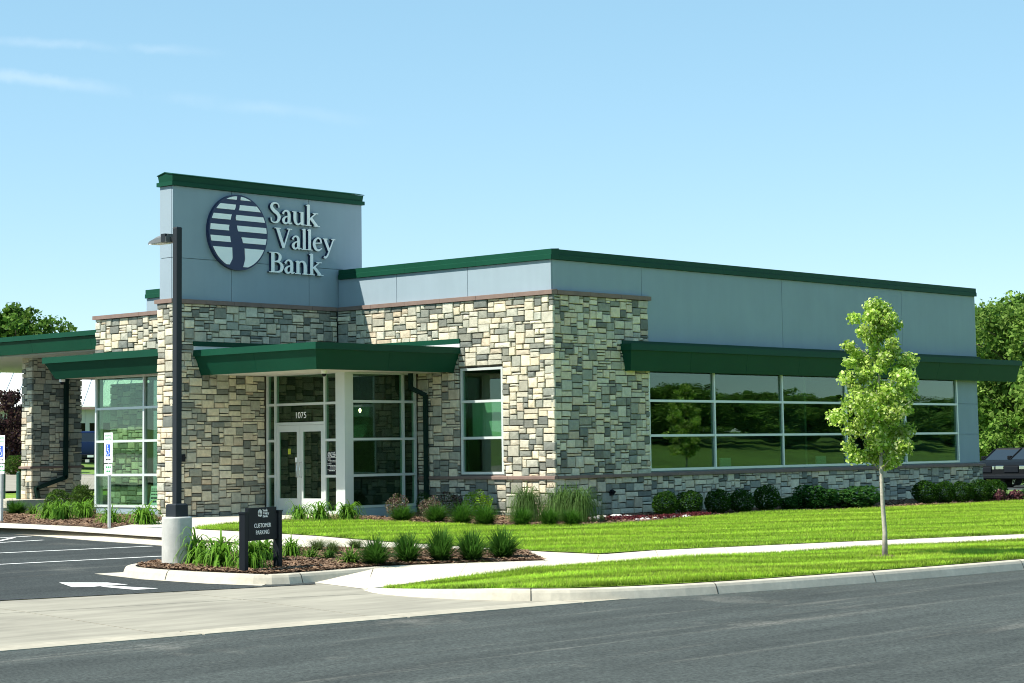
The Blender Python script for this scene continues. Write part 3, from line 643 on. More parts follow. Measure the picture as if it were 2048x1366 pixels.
# vestibule: corner post, door wall (x), window wall (y)
VX, VY = -2.52, 4.60
part('corner_post', 'alu', (VX - .02, VX + .22, VY - .02, VY + .27, .12, 3.62))
ft = glazing('storefront', 'y', VX, [VY + .27, 5.34, 7.20, V0 - .04], [.14, 1.05, 1.94, 2.85, 3.64], skip={(1, 0), (1, 1), (1, 2), ('p', 1, 0), ('p', 1, 1), ('p', 1, 2)})
hd = MB(); hd.box(VX + .004, VX + .11, 5.372, 7.168, 2.33, 2.40); hd.box(VX + .004, VX + .11, 5.372, 7.168, .12, .145); hd.build('door_header', 'alu', ft)
MB().box(VX + .05, VX + .062, 5.372, 7.168, 2.40, 2.82).build('transom_pane', 'glass', ft)
for s, (a, b) in enumerate(((5.378, 6.265), (6.275, 7.162))):
    d = MB(); x0, x1 = VX + .015, VX + .065
    d.box(x0, x1, a, a + .11, .15, 2.325); d.box(x0, x1, b - .11, b, .15, 2.325)
    d.box(x0 + .002, x1, a + .11, b - .11, .15, .50); d.box(x0 + .002, x1, a + .11, b - .11, 2.16, 2.325)
    dr = d.build('door', 'alu', bank); MB().box(x0 + .02, x0 + .032, a + .11, b - .11, .50, 2.16).build('pane', 'glass', dr)
    hy = b - .06 if s == 0 else a + .06; hs = -1 if s == 0 else 1
    MB().tube([(x0, hy, 1.03), (x0 - .07, hy, 1.03), (x0 - .07, hy + hs * -.0, 1.2), (x0 - .07, hy, 1.40), (x0, hy, 1.40)], .014, 6).build('handle', 'chrome', dr)
glazing('lobby_window', 'x', VY, [VX + .22, -.50, -.045], [.26, 1.06, 1.95, 2.88, 3.62])
part('window_base', 'stucco', (VX + .22, -.045, VY + .01, VY + .2, -.05, .255))
part('vestibule_head', 'alu', (VX - .015, VX + .15, VY - .015, V0 - .035, 3.64, 3.70), (VX + .15, -.045, VY - .015, VY + .15, 3.62, 3.70))
part('vestibule_ceiling', 'room', (VX + .15, -.0, VY + .15, V0, 3.60, 3.70))
part('threshold', 'conc', (VX - .15, VX + .12, VY + .28, V0 - .05, .02, .135))
# the wing: storefront on two sides
part('wing_base', 'stucco', (-4.47, -4.3, V0 + TD, 12.06, -.1, .30), (-4.3, -1.0, 11.9, 12.06, -.1, .30))
glazing('wing_window', 'y', -4.5, [V0 + TD + .01, 10.03, 12.1], [.30, 1.13, 2.0, 2.85, 3.70], gm='glass_clear')
glazing('wing_window', 'x', 11.99, [-4.38, -2.7, -1.0], [.30, 1.13, 2.0, 2.85, 3.70], gm='glass_clear')
# --- the rooms behind the glass
part('floor_slab', 'room_floor', (.31, U0 - .35, .31, YB - .25, .0, .12), (VX + .12, .31, VY + .2, V0, .0, .12), (-4.3, .3, V0 + TD, 11.9, .0, .11))
part('ceiling', 'room', (.31, U0 - .35, .31, YB - .25, 3.75, 3.8), (-4.2, .3, V0 + TD, 12.0, 3.74, 3.8))
part('partition', 'room', (.4, U0 - .4, 7.0, 7.1, .12, 3.74), (2.6, 2.7, .35, 7.0, .12, 3.74), (-.1, .05, V0 + TD, 12, .12, 3.74), (11.0, 11.1, .35, 7, .12, 3.74))
part('shade_and_screen', 'shade', (.36, .38, 1.72, 3.02, 1.96, 2.82), (1.9, 1.95, 4.8, 6.6, .12, 2.3))  # roller shade close behind the narrow window, set to catch sun; plus a screen
part('desk', 'room_floor', (.7, 1.4, 1.2, 3.2, .82, .87), (4.5, 10.5, 1.0, 1.7, .82, .87), (11.6, 18.3, 1.0, 1.7, .82, .87))
for x in (8.4, 11.9, 13.0, 17.4):
    t = empty('desk_monitor', (x, 1.2, .87)); tag(t, 'white monitor standing on the desk behind the wide window', 'monitor', 'monitors on the desks behind the wide window')
    MB().box(x - .25, x + .25, 1.18, 1.21, 1.02, 1.33).build('screen', 'white', t); MB().box(x - .04, x + .04, 1.17, 1.22, .88, 1.02).build('stand', 'white', t); MB().box(x - .12, x + .12, 1.1, 1.3, .87, .88).build('foot', 'white', t)
for q, (x, y, z) in enumerate(((-.6, 6.1, 2.68), (.75, 5.9, 2.12))):
    t = empty('pendant_lamp', (x, y, 3.7)); tag(t, ('small glowing pendant bulb hanging higher behind the lobby glass', 'small glowing pendant bulb hanging lower behind the lobby glass')[q], 'lamp')
    MB().tube([(x, y, 3.74), (x, y, z + .06)], .006, 5).build('cord', 'black', t); MB().tube([(x, y, z + .07), (x, y, z + .04), (x, y, z), (x, y, z - .04)], [.012, .03, .032, .01], 8).build('bulb', 'bulb', t, smooth=True)
# --- downspouts, camera, wall fittings
def pipe(parent, pts, s, mt):
    mb = MB(); P = [Vector(p) for p in pts]
    for a, b in zip(P[:-1], P[1:]):
        t = (b - a).normalized(); n1 = (Y if abs(t.y) < .9 else X).cross(t).normalized() * s; n2 = t.cross(n1).normalized() * s; a2, b2 = a - t * s * .3, b + t * s * .3
        mb.prism([a2 - n1 - n2, a2 + n1 - n2, a2 + n1 + n2, a2 - n1 + n2], [b2 - n1 - n2, b2 + n1 - n2, b2 + n1 + n2, b2 - n1 + n2])
    return mb.build('downspout', mt, parent)
pipe(bank, [(-.42, 4.42, 3.6), (-.42, 4.42, 3.22), (-.10, 4.22, 3.04), (-.10, 4.22, .2)], .046, 'green_dark')
for q, (x, y, z) in enumerate(((-3.6, 4.15, 3.57), (-4.9, 13.0, 3.64))):
    t = empty('security_camera', (x, y, z)); tag(t, ('white dome security camera under the entrance canopy', 'white dome security camera under the wing canopy')[q], 'camera')
    MB().tube([(x, y, z + .03), (x, y, z - .05)], .075, 12).build('housing', 'white', t); MB().tube([(x, y, z - .05), (x, y, z - .09), (x, y, z - .12)], [.06, .05, .015], 10).build('dome', 'black', t, smooth=True)
for q, (x, z) in enumerate(((2.09, .55), (18.6, .42))):
    mb = MB().tube([(x, -.02, z + .06), (x, -.10, z)], [.03, .055], 8); mb.box(x - .07, x + .07, -.03, .0, z - .07, z + .07)
    mb.build('wall_spotlight', 'black', bank)
part('door_plaque', 'black', (-5.24, -5.10, V0 - .03, V0 - .015, 1.46, 1.64))

# ------------------------------------------------------------------ lettering
def spline(P, n=7):
    out = []; P = [P[0]] + list(P) + [P[-1]]
    for i in range(1, len(P) - 2):
        for k in range(n):
            t = k / n; q = []
            for c in range(3):
                a, b, d, e = P[i - 1][c], P[i][c], P[i + 1][c], P[i + 2][c]
                q.append(.5 * (2 * b + (d - a) * t + (2 * a - 5 * b + 4 * d - e) * t * t + (3 * b - a - 3 * d + e) * t ** 3))
            out.append(q)
    out.append(P[-2]); return out
SW, TH = .075, .03
GL = {
 'l': (.30, [[(.15, 0, SW), (.15, 1.06, SW)], [(.0, .02, .022), (.30, .02, .022)], [(.02, 1.0, .02), (.16, 1.05, .025)]]),
 'k': (.72, [[(.15, 0, SW), (.15, 1.06, SW)], [(.0, .02, .022), (.30, .02, .022)], [(.02, 1.0, .02), (.16, 1.05, .025)], [(.16, .30, .03), (.52, .63, .03)], [(.38, .645, .022), (.66, .645, .022)], [(.26, .40, .07), (.58, .02, .07)], [(.42, .02, .022), (.74, .02, .022)]]),
 'n': (.70, [[(.15, 0, SW), (.15, .66, SW)], [(.0, .02, .022), (.30, .02, .022)], [(.02, .60, .02), (.16, .65, .025)], 's', [(.17, .5, .03), (.30, .63, .035), (.44, .6, .06), (.51, .42, SW), (.51, 0.0, SW)], [(.37, .02, .022), (.67, .02, .022)]]),
 'u': (.70, [[(.0, .64, .022), (.16, .64, .022)], 's', [(.14, .66, SW), (.14, .25, SW), (.20, .08, .06), (.32, .03, .04), (.46, .14, .03)], [(.51, .66, SW), (.51, 0, SW)], [(.37, .64, .022), (.52, .64, .022)], [(.51, .02, .022), (.68, .03, .022)]]),
 'a': (.56, ['s', [(.07, .48, .05), (.16, .62, .04), (.30, .64, .05), (.39, .50, .072), (.39, .12, .072), (.44, .04, .045), (.55, .07, .02)], 's', [(.38, .40, .025), (.20, .33, .04), (.10, .19, .07), (.15, .05, .055), (.27, .04, .04), (.38, .16, .025)]]),
 'e': (.60, [[(.12, .38, .026), (.50, .42, .026)], 's', [(.50, .40, .04), (.44, .60, .045), (.29, .65, .04), (.13, .50, .06), (.10, .30, .075), (.19, .09, .065), (.35, .04, .05), (.53, .15, .02)]]),
 'y': (.64, [[(.10, .64, .07), (.34, .06, .07)], [(.58, .64, .03), (.34, .02, .035)], 's', [(.34, .04, .035), (.24, -.2, .04), (.13, -.30, .055), (.05, -.27, .06)], [(-.02, .645, .022), (.24, .645, .022)], [(.46, .645, .022), (.68, .645, .022)]]),
 'S': (.62, ['s', [(.49, .76, .025), (.46, .92, .03), (.32, .98, .035), (.16, .92, .055), (.12, .76, .075), (.24, .60, .085), (.42, .46, .085), (.50, .28, .08), (.42, .08, .055), (.26, .02, .035), (.12, .08, .03), (.08, .25, .025)]]),
 'V': (.86, [[(.12, .98, .08), (.45, .02, .075)], [(.76, .98, .03), (.45, .02, .035)], [(-.04, .98, .022), (.28, .98, .022)], [(.62, .98, .022), (.90, .98, .022)]]),
 'B': (.72, [[(.18, 0, .08), (.18, 1.0, .08)], [(.0, .02, .022), (.34, .02, .022)], [(.0, .98, .022), (.34, .98, .022)], 's', [(.2, .975, .025), (.40, .97, .03), (.52, .87, .06), (.53, .72, .072), (.44, .57, .05), (.2, .53, .025)], 's', [(.2, .53, .025), (.46, .52, .035), (.60, .40, .065), (.62, .24, .078), (.52, .07, .05), (.2, .025, .025)]]),
}
def glyph(ch, x0, z0, sx, sz, y, dep):
    """one serif letter: strokes of varying width, each with its own thickness so that no faces coincide"""
    mb = MB(); adv, st = GL[ch]; sp = False; k = 0
    for s in st:
        if s == 's': sp = True; continue
        P = spline(s) if sp else s; sp = False; k += 1; d = dep + .002 * k; L, Rr = [], []
        for i, (px, pz, hw) in enumerate(P):
            a, b = P[max(i - 1, 0)], P[min(i + 1, len(P) - 1)]; tx, tz = b[0] - a[0], b[1] - a[1]; n = math.hypot(tx, tz) or 1; nx_, nz_ = -tz / n, tx / n
            L.append((x0 + (px + nx_ * hw) * sx, z0 + (pz + nz_ * hw) * sz)); Rr.append((x0 + (px - nx_ * hw) * sx, z0 + (pz - nz_ * hw) * sz))
        n = len(P); vs = [(q[0], y - d, q[1]) for q in L] + [(q[0], y - d, q[1]) for q in Rr] + [(q[0], y, q[1]) for q in L] + [(q[0], y, q[1]) for q in Rr]
        fs = []
        for i in range(n - 1): fs += [(i, i + 1, n + i + 1, n + i), (i, 2 * n + i, 2 * n + i + 1, i + 1), (n + i, n + i + 1, 3 * n + i + 1, 3 * n + i)]
        fs += [(0, n, 3 * n, 2 * n), (n - 1, 3 * n - 1, 4 * n - 1, 2 * n - 1)]
        mb.add(vs, fs)
    return mb, adv
RIV = [(1, -.05, .08), (.66, -.11, .03), (.4, -.26, -.1), (.1, -.335, -.045), (-.2, -.285, .125), (-.41, -.225, .2), (-.7, -.215, .215), (-.85, -.3, .17), (-1, -.42, .1)]
def rv(t, k):
    for a, b in zip(RIV[:-1], RIV[1:]):
        if a[0] >= t >= b[0]:
            f = (a[0] - t) / (a[0] - b[0]); f = f * f * (3 - 2 * f) * .5 + f * .5; return a[k] + (b[k] - a[k]) * f
    return RIV[-1][k]
def emblem(parent, ctr, ax, nrm, rad, dep, disc=True):
    ctr, ax, nrm = Vector(ctr), Vector(ax), Vector(nrm)
    if disc:
        n = 64; P = [ctr + ax * math.cos(k * 2 * math.pi / n) * rad + Z_ * math.sin(k * 2 * math.pi / n) * rad for k in range(n)]
        root = MB().prism(P, [p + nrm * dep for p in P]).build('emblem_disc', 'navy', parent)
    else: root = parent
    r = .955; fd = dep if disc else 0; th = max(.003, rad * .012)
    for (z1, z0) in ((.95, .86), (.73, .59), (.46, .32), (.18, .03), (-.12, -.27), (-.41, -.95)):
        for sd in (0, 1):
            rows = []
            for k in range(13):
                z = z1 + (z0 - z1) * k / 12; hw = math.sqrt(max(0, r * r - z * z)); a, b = (-hw, min(rv(z, 1), hw)) if sd == 0 else (max(rv(z, 2), -hw), hw)
                if b - a > .004: rows.append((z, a, b))
            if len(rows) < 2: continue
            L = [ctr + ax * a * rad + Z_ * z * rad for z, a, b in rows]; Q = [ctr + ax * b * rad + Z_ * z * rad for z, a, b in rows]
            poly = L + Q[::-1]; mb = MB()
            n = len(rows); f0 = [p + nrm * (fd - .001) for p in poly]; f1 = [p + nrm * (fd + th) for p in poly]
            mb.add(f0 + f1, [(2 * n + i, 2 * n + i + 1, 4 * n - 2 - i, 4 * n - 1 - i) for i in range(n - 1)] + [(i, (i + 1) % (2 * n), 2 * n + (i + 1) % (2 * n), 2 * n + i) for i in range(2 * n)])
            mb.build('stripe', 'white', root)
    return root
def serif(parent, word, xa, xb, z0, cap_h, y, dep, mt='white', back=None):
    tot = sum(GL[c][0] for c in word); sx = (xb - xa) / tot; x = xa
    for c in word:
        mb, adv = glyph(c, x, z0, sx, cap_h, y - (dep if back else 0), .006 if back else dep); o = mb.build('letter_' + c.lower(), mt, parent)
        if back:
            mb, _ = glyph(c, x - .006, z0, sx, cap_h, y, dep - .02); mb.build('letter_return', back, o)
        x += adv * sx
wall_sign = empty('wall_sign', (-3.43, V0 + E0, 6.2)); tag(wall_sign, 'round river emblem with large white serif letters on the tower', 'sign')
ys = V0 + E0 - .004
emblem(wall_sign, (-3.43, ys, 7.22), (1, 0, 0), (0, -1, 0), .965, .11)
serif(wall_sign, 'Sauk', -2.38, -.66, 7.56, .53, ys, .075, back='navy')
serif(wall_sign, 'Valley', -2.18, -.12, 6.92, .52, ys, .075, back='navy')
serif(wall_sign, 'Bank', -2.39, -.54, 6.27, .53, ys, .075, back='navy')
place(text_mesh('1075', .22, .002), 'house_number', 'white', ft, (VX - .0 + .044, 6.27, 2.50), Vector((0, -1, 0)), Z_, Vector((-1, 0, 0)))
# hours decal on the side light, door stickers
hx = VX + .044
hb = MB().box(hx - .001, hx + .003, 4.96, 5.29, 1.10, 1.66); dec = hb.build('hours_decal', 'black', ft)
emblem(dec, (hx - .002, 5.215, 1.585), (0, -1, 0), (-1, 0, 0), .062, .002, disc=False)
def serif_x(parent, word, ya, yb, z0, ch, x):   # small letters on an x-facing plane
    mb2 = MB(); tot = sum(GL[c][0] for c in word); s_ = (ya - yb) / tot; q = 0
    for c in word:
        mb, adv = glyph(c, q, z0, s_, ch, 0, .0012); q += adv * s_
        mb2.add([(x + v[1], ya - v[0], v[2]) for v in mb.v], mb.f)
    mb2.build('lettering', 'white', parent)
for i, wd in enumerate(('Sauk', 'Valley', 'Bank')): serif_x(dec, wd, 5.145 - (.012 if i == 1 else 0), 4.99 if i != 1 else 4.965, 1.61 - .043 * i, .034, hx - .002)
for z, a, b, h in ((1.50, 4.965, 5.285, .008), (1.465, 5.17, 5.285, .014), (1.425, 4.965, 5.26, .010), (1.395, 4.965, 5.20, .010), (1.345, 5.14, 5.285, .014), (1.305, 4.965, 5.285, .012), (1.275, 4.965, 5.19, .010), (1.245, 4.965, 5.2, .010), (1.215, 4.965, 5.285, .004), (1.175, 5.0, 5.23, .02)):
    mb = MB(); y = b
    while y > a + .02:
        L = R.uniform(.03, .07) if h > .004 and h != .008 else .4; e = max(a, y - L); mb.box(hx - .004, hx - .002, e, y, z, z + h); y = e - .012
    mb.build('text_line', 'white', dec)
part('door_sticker', 'white', (VX + .030, VX + .033, 6.40, 6.47, 1.40, 1.52))
part('door_sticker', 'yellow', (VX + .030, VX + .033, 6.64, 6.74, 1.60, 1.74))
# poster inside the wing window
ps = empty('window_poster', (-4.35, 9.85, .35)); tag(ps, 'pale paper poster standing inside the wing window beside the stone pier', 'poster')
mb = MB(); mb.prism([(-4.36, 9.55, .36), (-4.34, 9.55, .36), (-4.34, 9.98, .36), (-4.36, 9.98, .36)], [(-4.32, 9.5, .84), (-4.30, 9.5, .84), (-4.30, 9.92, .84), (-4.32, 9.92, .84)]); mb.build('sheet', 'poster', ps)
for z, h in ((.76, .02), (.70, .03), (.62, .03), (.52, .05), (.43, .05)):
    mb = MB(); y = 9.90
    while y > 9.58: L = R.uniform(.04, .09); mb.box(-4.365 + (z - .36) * .083, -4.362 + (z - .36) * .083, y - L, y, z, z + h); y -= L + .02
    mb.build('text_line', 'navy', ps)

# ------------------------------------------------------------------ drive-through canopy with its stone column
dt = empty('drive_through_canopy', (1.3, 23.5, .3)); tag(dt, 'flat green drive-through canopy carried by a fieldstone column', 'canopy')
CX0, CX1, CY0, CY1, CZ0, CZ1 = 1.28, 3.25, 23.5, 24.05, .28, 4.85
mb = MB().box(CX0 + B_, CX1 - B_, CY0 + B_, CY1 - B_, CZ0, CZ1); colm = mb.build('column', 'mortar', dt)
stone_panel((CX0, CY0 - .045, 0), (0, 1, 0), (-1, 0, 0), CY1 - CY0 + .045, CZ0, CZ1, thing='col')
stone_panel((CX0, CY0, 0), (1, 0, 0), (0, -1, 0), CX1 - CX0, CZ0, CZ1, thing='col')
ledge('sill_band', CY0 - .06, CY1 + .05, 'y', CX0, 1.25, 1.34, .06, 2, colm, back=.05); ledge('sill_band', CX0 + .06, CX1 + .06, 'x', CY0, 1.25, 1.34, .06, 3, colm, back=.05)
mb = MB().box(.25, 10.9, 12.5, 33.9, 4.80, 4.86); mb.build('soffit', 'soffit', dt)
mb = MB().box(.2, 11, 12.45, 34, 4.86, 5.38); mb.build('roof_slab', 'green', dt)
for i in range(7):
    a = 12.4 + i * 3.1; mb = MB(); mb.prism([(.10, a + .004, 4.84), (.19, a + .004, 4.84), (.19, a + 3.096, 4.84), (.10, a + 3.096, 4.84)], [(.0, a + .004, 5.24), (.19, a + .004, 5.24), (.19, a + 3.096, 5.24), (.0, a + 3.096, 5.24)]); mb.build('fascia_panel', 'green', dt)
MB().box(-.05, .19, 12.4, 34.1, 5.25, 5.40).build('canopy_lip', 'green', dt)
pipe(dt, [(2.55, 23.4, 4.8), (2.55, 23.4, .95), (1.42, 23.4, .62), (1.5, 23.4, .3)], .06, 'green_dark')
o = MB().box(-.2, 8, 22.6, 25.8, -.1, .28).build('drive_island', 'kerb'); o['kind'] = 'structure'
for q, (x, y) in enumerate(((1.25, 25.0), (1.0, 23.75))):
    t = empty('bollard', (x, y, .28)); tag(t, ('green steel bollard standing clear of the stone column', 'green steel bollard right against the stone column')[q], 'bollard', 'bollards by the drive-through column')
    MB().tube([(x, y, .26), (x, y, 1.10)], .075, 12).build('post', 'bollard', t, smooth=False); MB().tube([(x, y, 1.10), (x, y, 1.15), (x, y, 1.17)], [.075, .055, .015], 12).build('cap', 'bollard', t, smooth=True)

# --- make the stones: the 300 that show largest on the bank are objects, the rest one mesh
def flush(thing, parents, limit):
    L = sorted([s for s in STONES if s[1] == thing], key=lambda s: -s[0])
    for s in L[:limit]:
        mb = MB(); mb.add(s[2], s[3], s[4]); mb.build('stone', 'stone', parents(s[2][12]))
    mb = MB()
    for s in L[limit:]: mb.add(s[2], s[3], s[4])
    if mb.v: o = mb.build('stone_facing', 'stone', parents(None)); o['kind'] = 'stuff'
def which(v):
    if v is None: return bank
    return sw_tower if v.y > 7 else sw_main
flush('bank', which, 300); flush('col', lambda v: colm if v is not None else dt, 300)

# ------------------------------------------------------------------ lamp post
lp = empty('lamp_post', (-16.13, -6.0, G(-6.0))); tag(lp, 'dark square lamp post on a round concrete base in the mulch island', 'lamp post')
lx, ly, lz = -16.0, -6.0, G(-6.0)
mb = MB().tube([(lx, ly, lz - .1), (lx, ly, lz + .745), (lx, ly, lz + .765)], [.24, .24, .225], 40); mb.build('concrete_base', 'cyl', lp)
def sq(mb, x, y, h, z0, z1, h2=None):
    h2 = h2 or h; mb.prism([(x - h, y - h, z0), (x + h, y - h, z0), (x + h, y + h, z0), (x - h, y + h, z0)], [(x - h2, y - h2, z1), (x + h2, y - h2, z1), (x + h2, y + h2, z1), (x - h2, y + h2, z1)]); return mb
mb = sq(MB(), lx, ly, .125, lz + .762, lz + .95); sq(mb, lx, ly, .125, lz + .951, lz + .975, .10); mb.build('base_cover', 'pole', lp)
sq(MB(), lx, ly, .055, lz + .97, lz + 5.42).build('pole', 'pole', lp, bevel=.006)
sq(MB(), lx, ly, .058, lz + 5.42, lz + 5.45, .045).build('pole_cap', 'pole', lp)
zz = lz + 5.27
MB().box(lx - .03, lx + .03, ly + .05, ly + .16, zz - .05, zz + .03).build('arm', 'pole', lp)
mb = MB(); prof = [(.14, .07), (.28, .075), (.45, .05), (.62, .005), (.70, -.045)]
rows = []
for d, t in prof:
    hw = .13 if d < .5 else .13 - (d - .5) * .35
    rows.append([(lx - hw, ly + d, zz - .055), (lx - hw, ly + d, zz + t * .5 - .01), (lx - hw * .6, ly + d, zz + t), (lx + hw * .6, ly + d, zz + t), (lx + hw, ly + d, zz + t * .5 - .01), (lx + hw, ly + d, zz - .055)])
k = 6; mb.add([v for r in rows for v in r], [(i * k + j, i * k + (j + 1) % k, (i + 1) * k + (j + 1) % k, (i + 1) * k + j) for i in range(len(rows) - 1) for j in range(k)] + [tuple(range(k)), tuple(range((len(rows) - 1) * k, len(rows) * k))[::-1]])
hd = mb.build('lamp_head', 'lamp', lp); MB().box(lx - .10, lx + .10, ly + .30, ly + .62, zz - .064, zz - .056).build('lens', 'white', hd)
MB().box(lx - .135, lx + .135, ly + .15, ly + .26, zz - .05, zz + .08).build('driver_housing', 'pole', hd)

# ------------------------------------------------------------------ customer parking sign
pa, pb = Vector((-16.42, -8.16, 0)), Vector((-15.50, -7.88, 0)); t = (pb - pa).normalized(); nn = Vector((t.y, -t.x, 0)); Ls = (pb - pa).length
ks = empty('lot_sign', (pa.x, pa.y, G(pa.y))); tag(ks, 'low black two-post sign reading customer parking in the mulch island', 'sign')
def obox(name, a0, a1, d0, d1, z0, z1, mt, parent, top=None):
    mb = MB(); q = lambda a, d, z: pa + t * a + nn * d + Z_ * z
    mb.prism([q(a0, d0, z0), q(a1, d0, z0), q(a1, d1, z0), q(a0, d1, z0)], [q(a0, d0, z1), q(a1, d0, z1), q(a1, d1, z1), q(a0, d1, z1)]); return mb.build(name, mt, parent)
gz = G(-8.1) - .03
for a in (0, Ls):
    p_ = obox('post', a - .05, a + .05, -.05, .05, gz, gz + .92, 'black', ks); obox('post_cap', a - .06, a + .06, -.06, .06, gz + .92, gz + .945, 'black', p_)
pn = obox('panel', .085, Ls - .085, -.03, .03, gz + .50, gz + 1.0, 'black', ks)
obox('panel_wing', .045, .085, -.028, .028, gz + .50, gz + .90, 'black', ks); obox('panel_wing', Ls - .085, Ls - .045, -.028, .028, gz + .50, gz + .90, 'black', ks)
fc = lambda a, z: pa + t * a + nn * .031 + Z_ * z
for i, wd in enumerate(('CUSTOMER', 'PARKING')):
    me = text_mesh(wd, .092, .002); me.transform(Matrix.Diagonal((1.0, 1, 1, 1))); place(me, 'lettering', 'white', pn, fc(Ls / 2 + .0, gz + .695 - .105 * i), t, Z_, nn)
emblem(pn, fc(Ls / 2 - .075, gz + .915), t, nn, .062, .001, disc=False)
for i, wd in enumerate(('Sauk', 'Valley', 'Bank')):
    mb2 = MB(); tot = sum(GL[c][0] for c in wd); w_ = (.13, .16, .14)[i]; s_ = w_ / tot; q = 0
    for c in wd:
        mb, adv = glyph(c, q, 0, s_, .036, 0, .0015); q += adv * s_
        mb2.add([fc(Ls / 2 + (.0, .012, .0)[i] + v[0], gz + .938 - .045 * i + v[2]) - nn * v[1] for v in mb.v], mb.f)
    mb2.build('lettering', 'white', pn)

# ------------------------------------------------------------------ accessible parking signs
def access_sign(x, y, label):
    z = G(y); s = empty('accessible_parking_sign', (x, y, z)); tag(s, label, 'sign', 'accessible parking signs')
    MB().box(x - .03, x + .03, y - .02, y + .02, z - .05, z + 2.02).build('post', 'galv', s)
    def pl(name, z0, z1, mt, w_=.15, d=.0): return MB().box(x - .034 - d, x - .03 - d, y - w_, y + w_, z + z0, z + z1).build(name, mt, s)
    p1 = pl('sign_plate', 1.40, 2.05, 'white'); p2 = pl('lower_plate', 1.14, 1.37, 'white', .14)
    L, U_, Nn = Vector((0, -1, 0)), Z_, Vector((-1, 0, 0))
    for i, wd in enumerate(('RESERVED', 'PARKING')): place(text_mesh(wd, .058, .001), 'lettering', 'signgreen', p1, (x - .036, y, z + 1.965 - .075 * i), L, U_, Nn)
    MB().box(x - .0365, x - .0345, y - .075, y + .075, z + 1.54, z + 1.80).build('blue_field', 'signblue', p1)
    mb = MB()
    rg = [(math.cos(a_) * .045, math.sin(a_) * .045) for a_ in [math.radians(d_) for d_ in range(150, 381, 15)]]
    mb.tube([(x - .039, y - q[0] * 1 + .005, z + 1.61 + q[1]) for q in rg], .007, 5)
    mb.tube([(x - .039, y + .02, z + 1.735), (x - .039, y + .02, z + 1.66), (x - .039, y - .02, z + 1.655), (x - .039, y - .04, z + 1.60), (x - .039, y - .055, z + 1.60)], .010, 5)
    mb.tube([(x - .038, y + .02, z + 1.765), (x - .041, y + .02, z + 1.765)], .016, 8); mb.tube([(x - .039, y + .02, z + 1.70), (x - .039, y - .025, z + 1.70)], .008, 5)
    mb.build('wheelchair_symbol', 'white', p1)
    mb = MB(); mb.box(x - .036, x - .0345, y - .06, y + .06, z + 1.465, z + 1.48); mb.add([(x - .036, y - .09, z + 1.4725), (x - .036, y - .05, z + 1.50), (x - .036, y - .05, z + 1.445)], [(0, 1, 2)]); mb.add([(x - .036, y + .09, z + 1.4725), (x - .036, y + .05, z + 1.50), (x - .036, y + .05, z + 1.445)], [(0, 1, 2)]); mb.build('arrow', 'black', p1)
    for zz_ in (1.29, 1.20):
        mb = MB(); yy = y + .09
        while yy > y - .09: Lq = R.uniform(.03, .06); mb.box(x - .036, x - .0345, yy - Lq, yy, z + zz_, z + zz_ + .04); yy -= Lq + .015
        mb.build('text_line', 'signgreen', p2)
access_sign(-10.05, 3.9, 'accessible parking sign on a galvanised post at the mulch bed corner beside the walkway')
access_sign(-9.13, 9.36, 'accessible parking sign on a galvanised post in front of the drive-through lane')

# ------------------------------------------------------------------ foliage generators (each returns mesh data centred on its foot)
def rnd(n, *a): return rng.uniform(*a, n)
def leaf_quads(P, size, cols, updir=.5, aspect=.55, nrmhint=None):
    """kite-shaped folded leaves at points P"""
    n = len(P); d = rng.normal(size=(n, 3)); d[:, 2] -= .15; d /= np.linalg.norm(d, axis=1)[:, None]
    nr = rng.normal(size=(n, 3)); nr[:, 2] += updir * 2
    if nrmhint is not None: nr += nrmhint * 1.2
    s = np.cross(d, nr); s /= np.linalg.norm(s, axis=1)[:, None] + 1e-9; nn_ = np.cross(s, d)
    L = size * rnd(n, .6, 1.3); V = np.zeros((n, 4, 3))
    V[:, 0] = P - d * L[:, None] * .5; V[:, 1] = P + s * (L * aspect * .5)[:, None] + nn_ * (L * .08)[:, None]; V[:, 2] = P + d * L[:, None] * .5; V[:, 3] = P - s * (L * aspect * .5)[:, None] + nn_ * (L * .08)[:, None]
    return V.reshape(-1, 3), np.arange(n * 4).reshape(n, 4), np.repeat(cols, 4, 0)
def mixcol(n, pal, wts, jit=.25):
    c = np.array(pal)[rng.choice(len(pal), n, p=np.array(wts) / sum(wts))]; return c * rnd(n, 1 - jit, 1 + jit)[:, None]
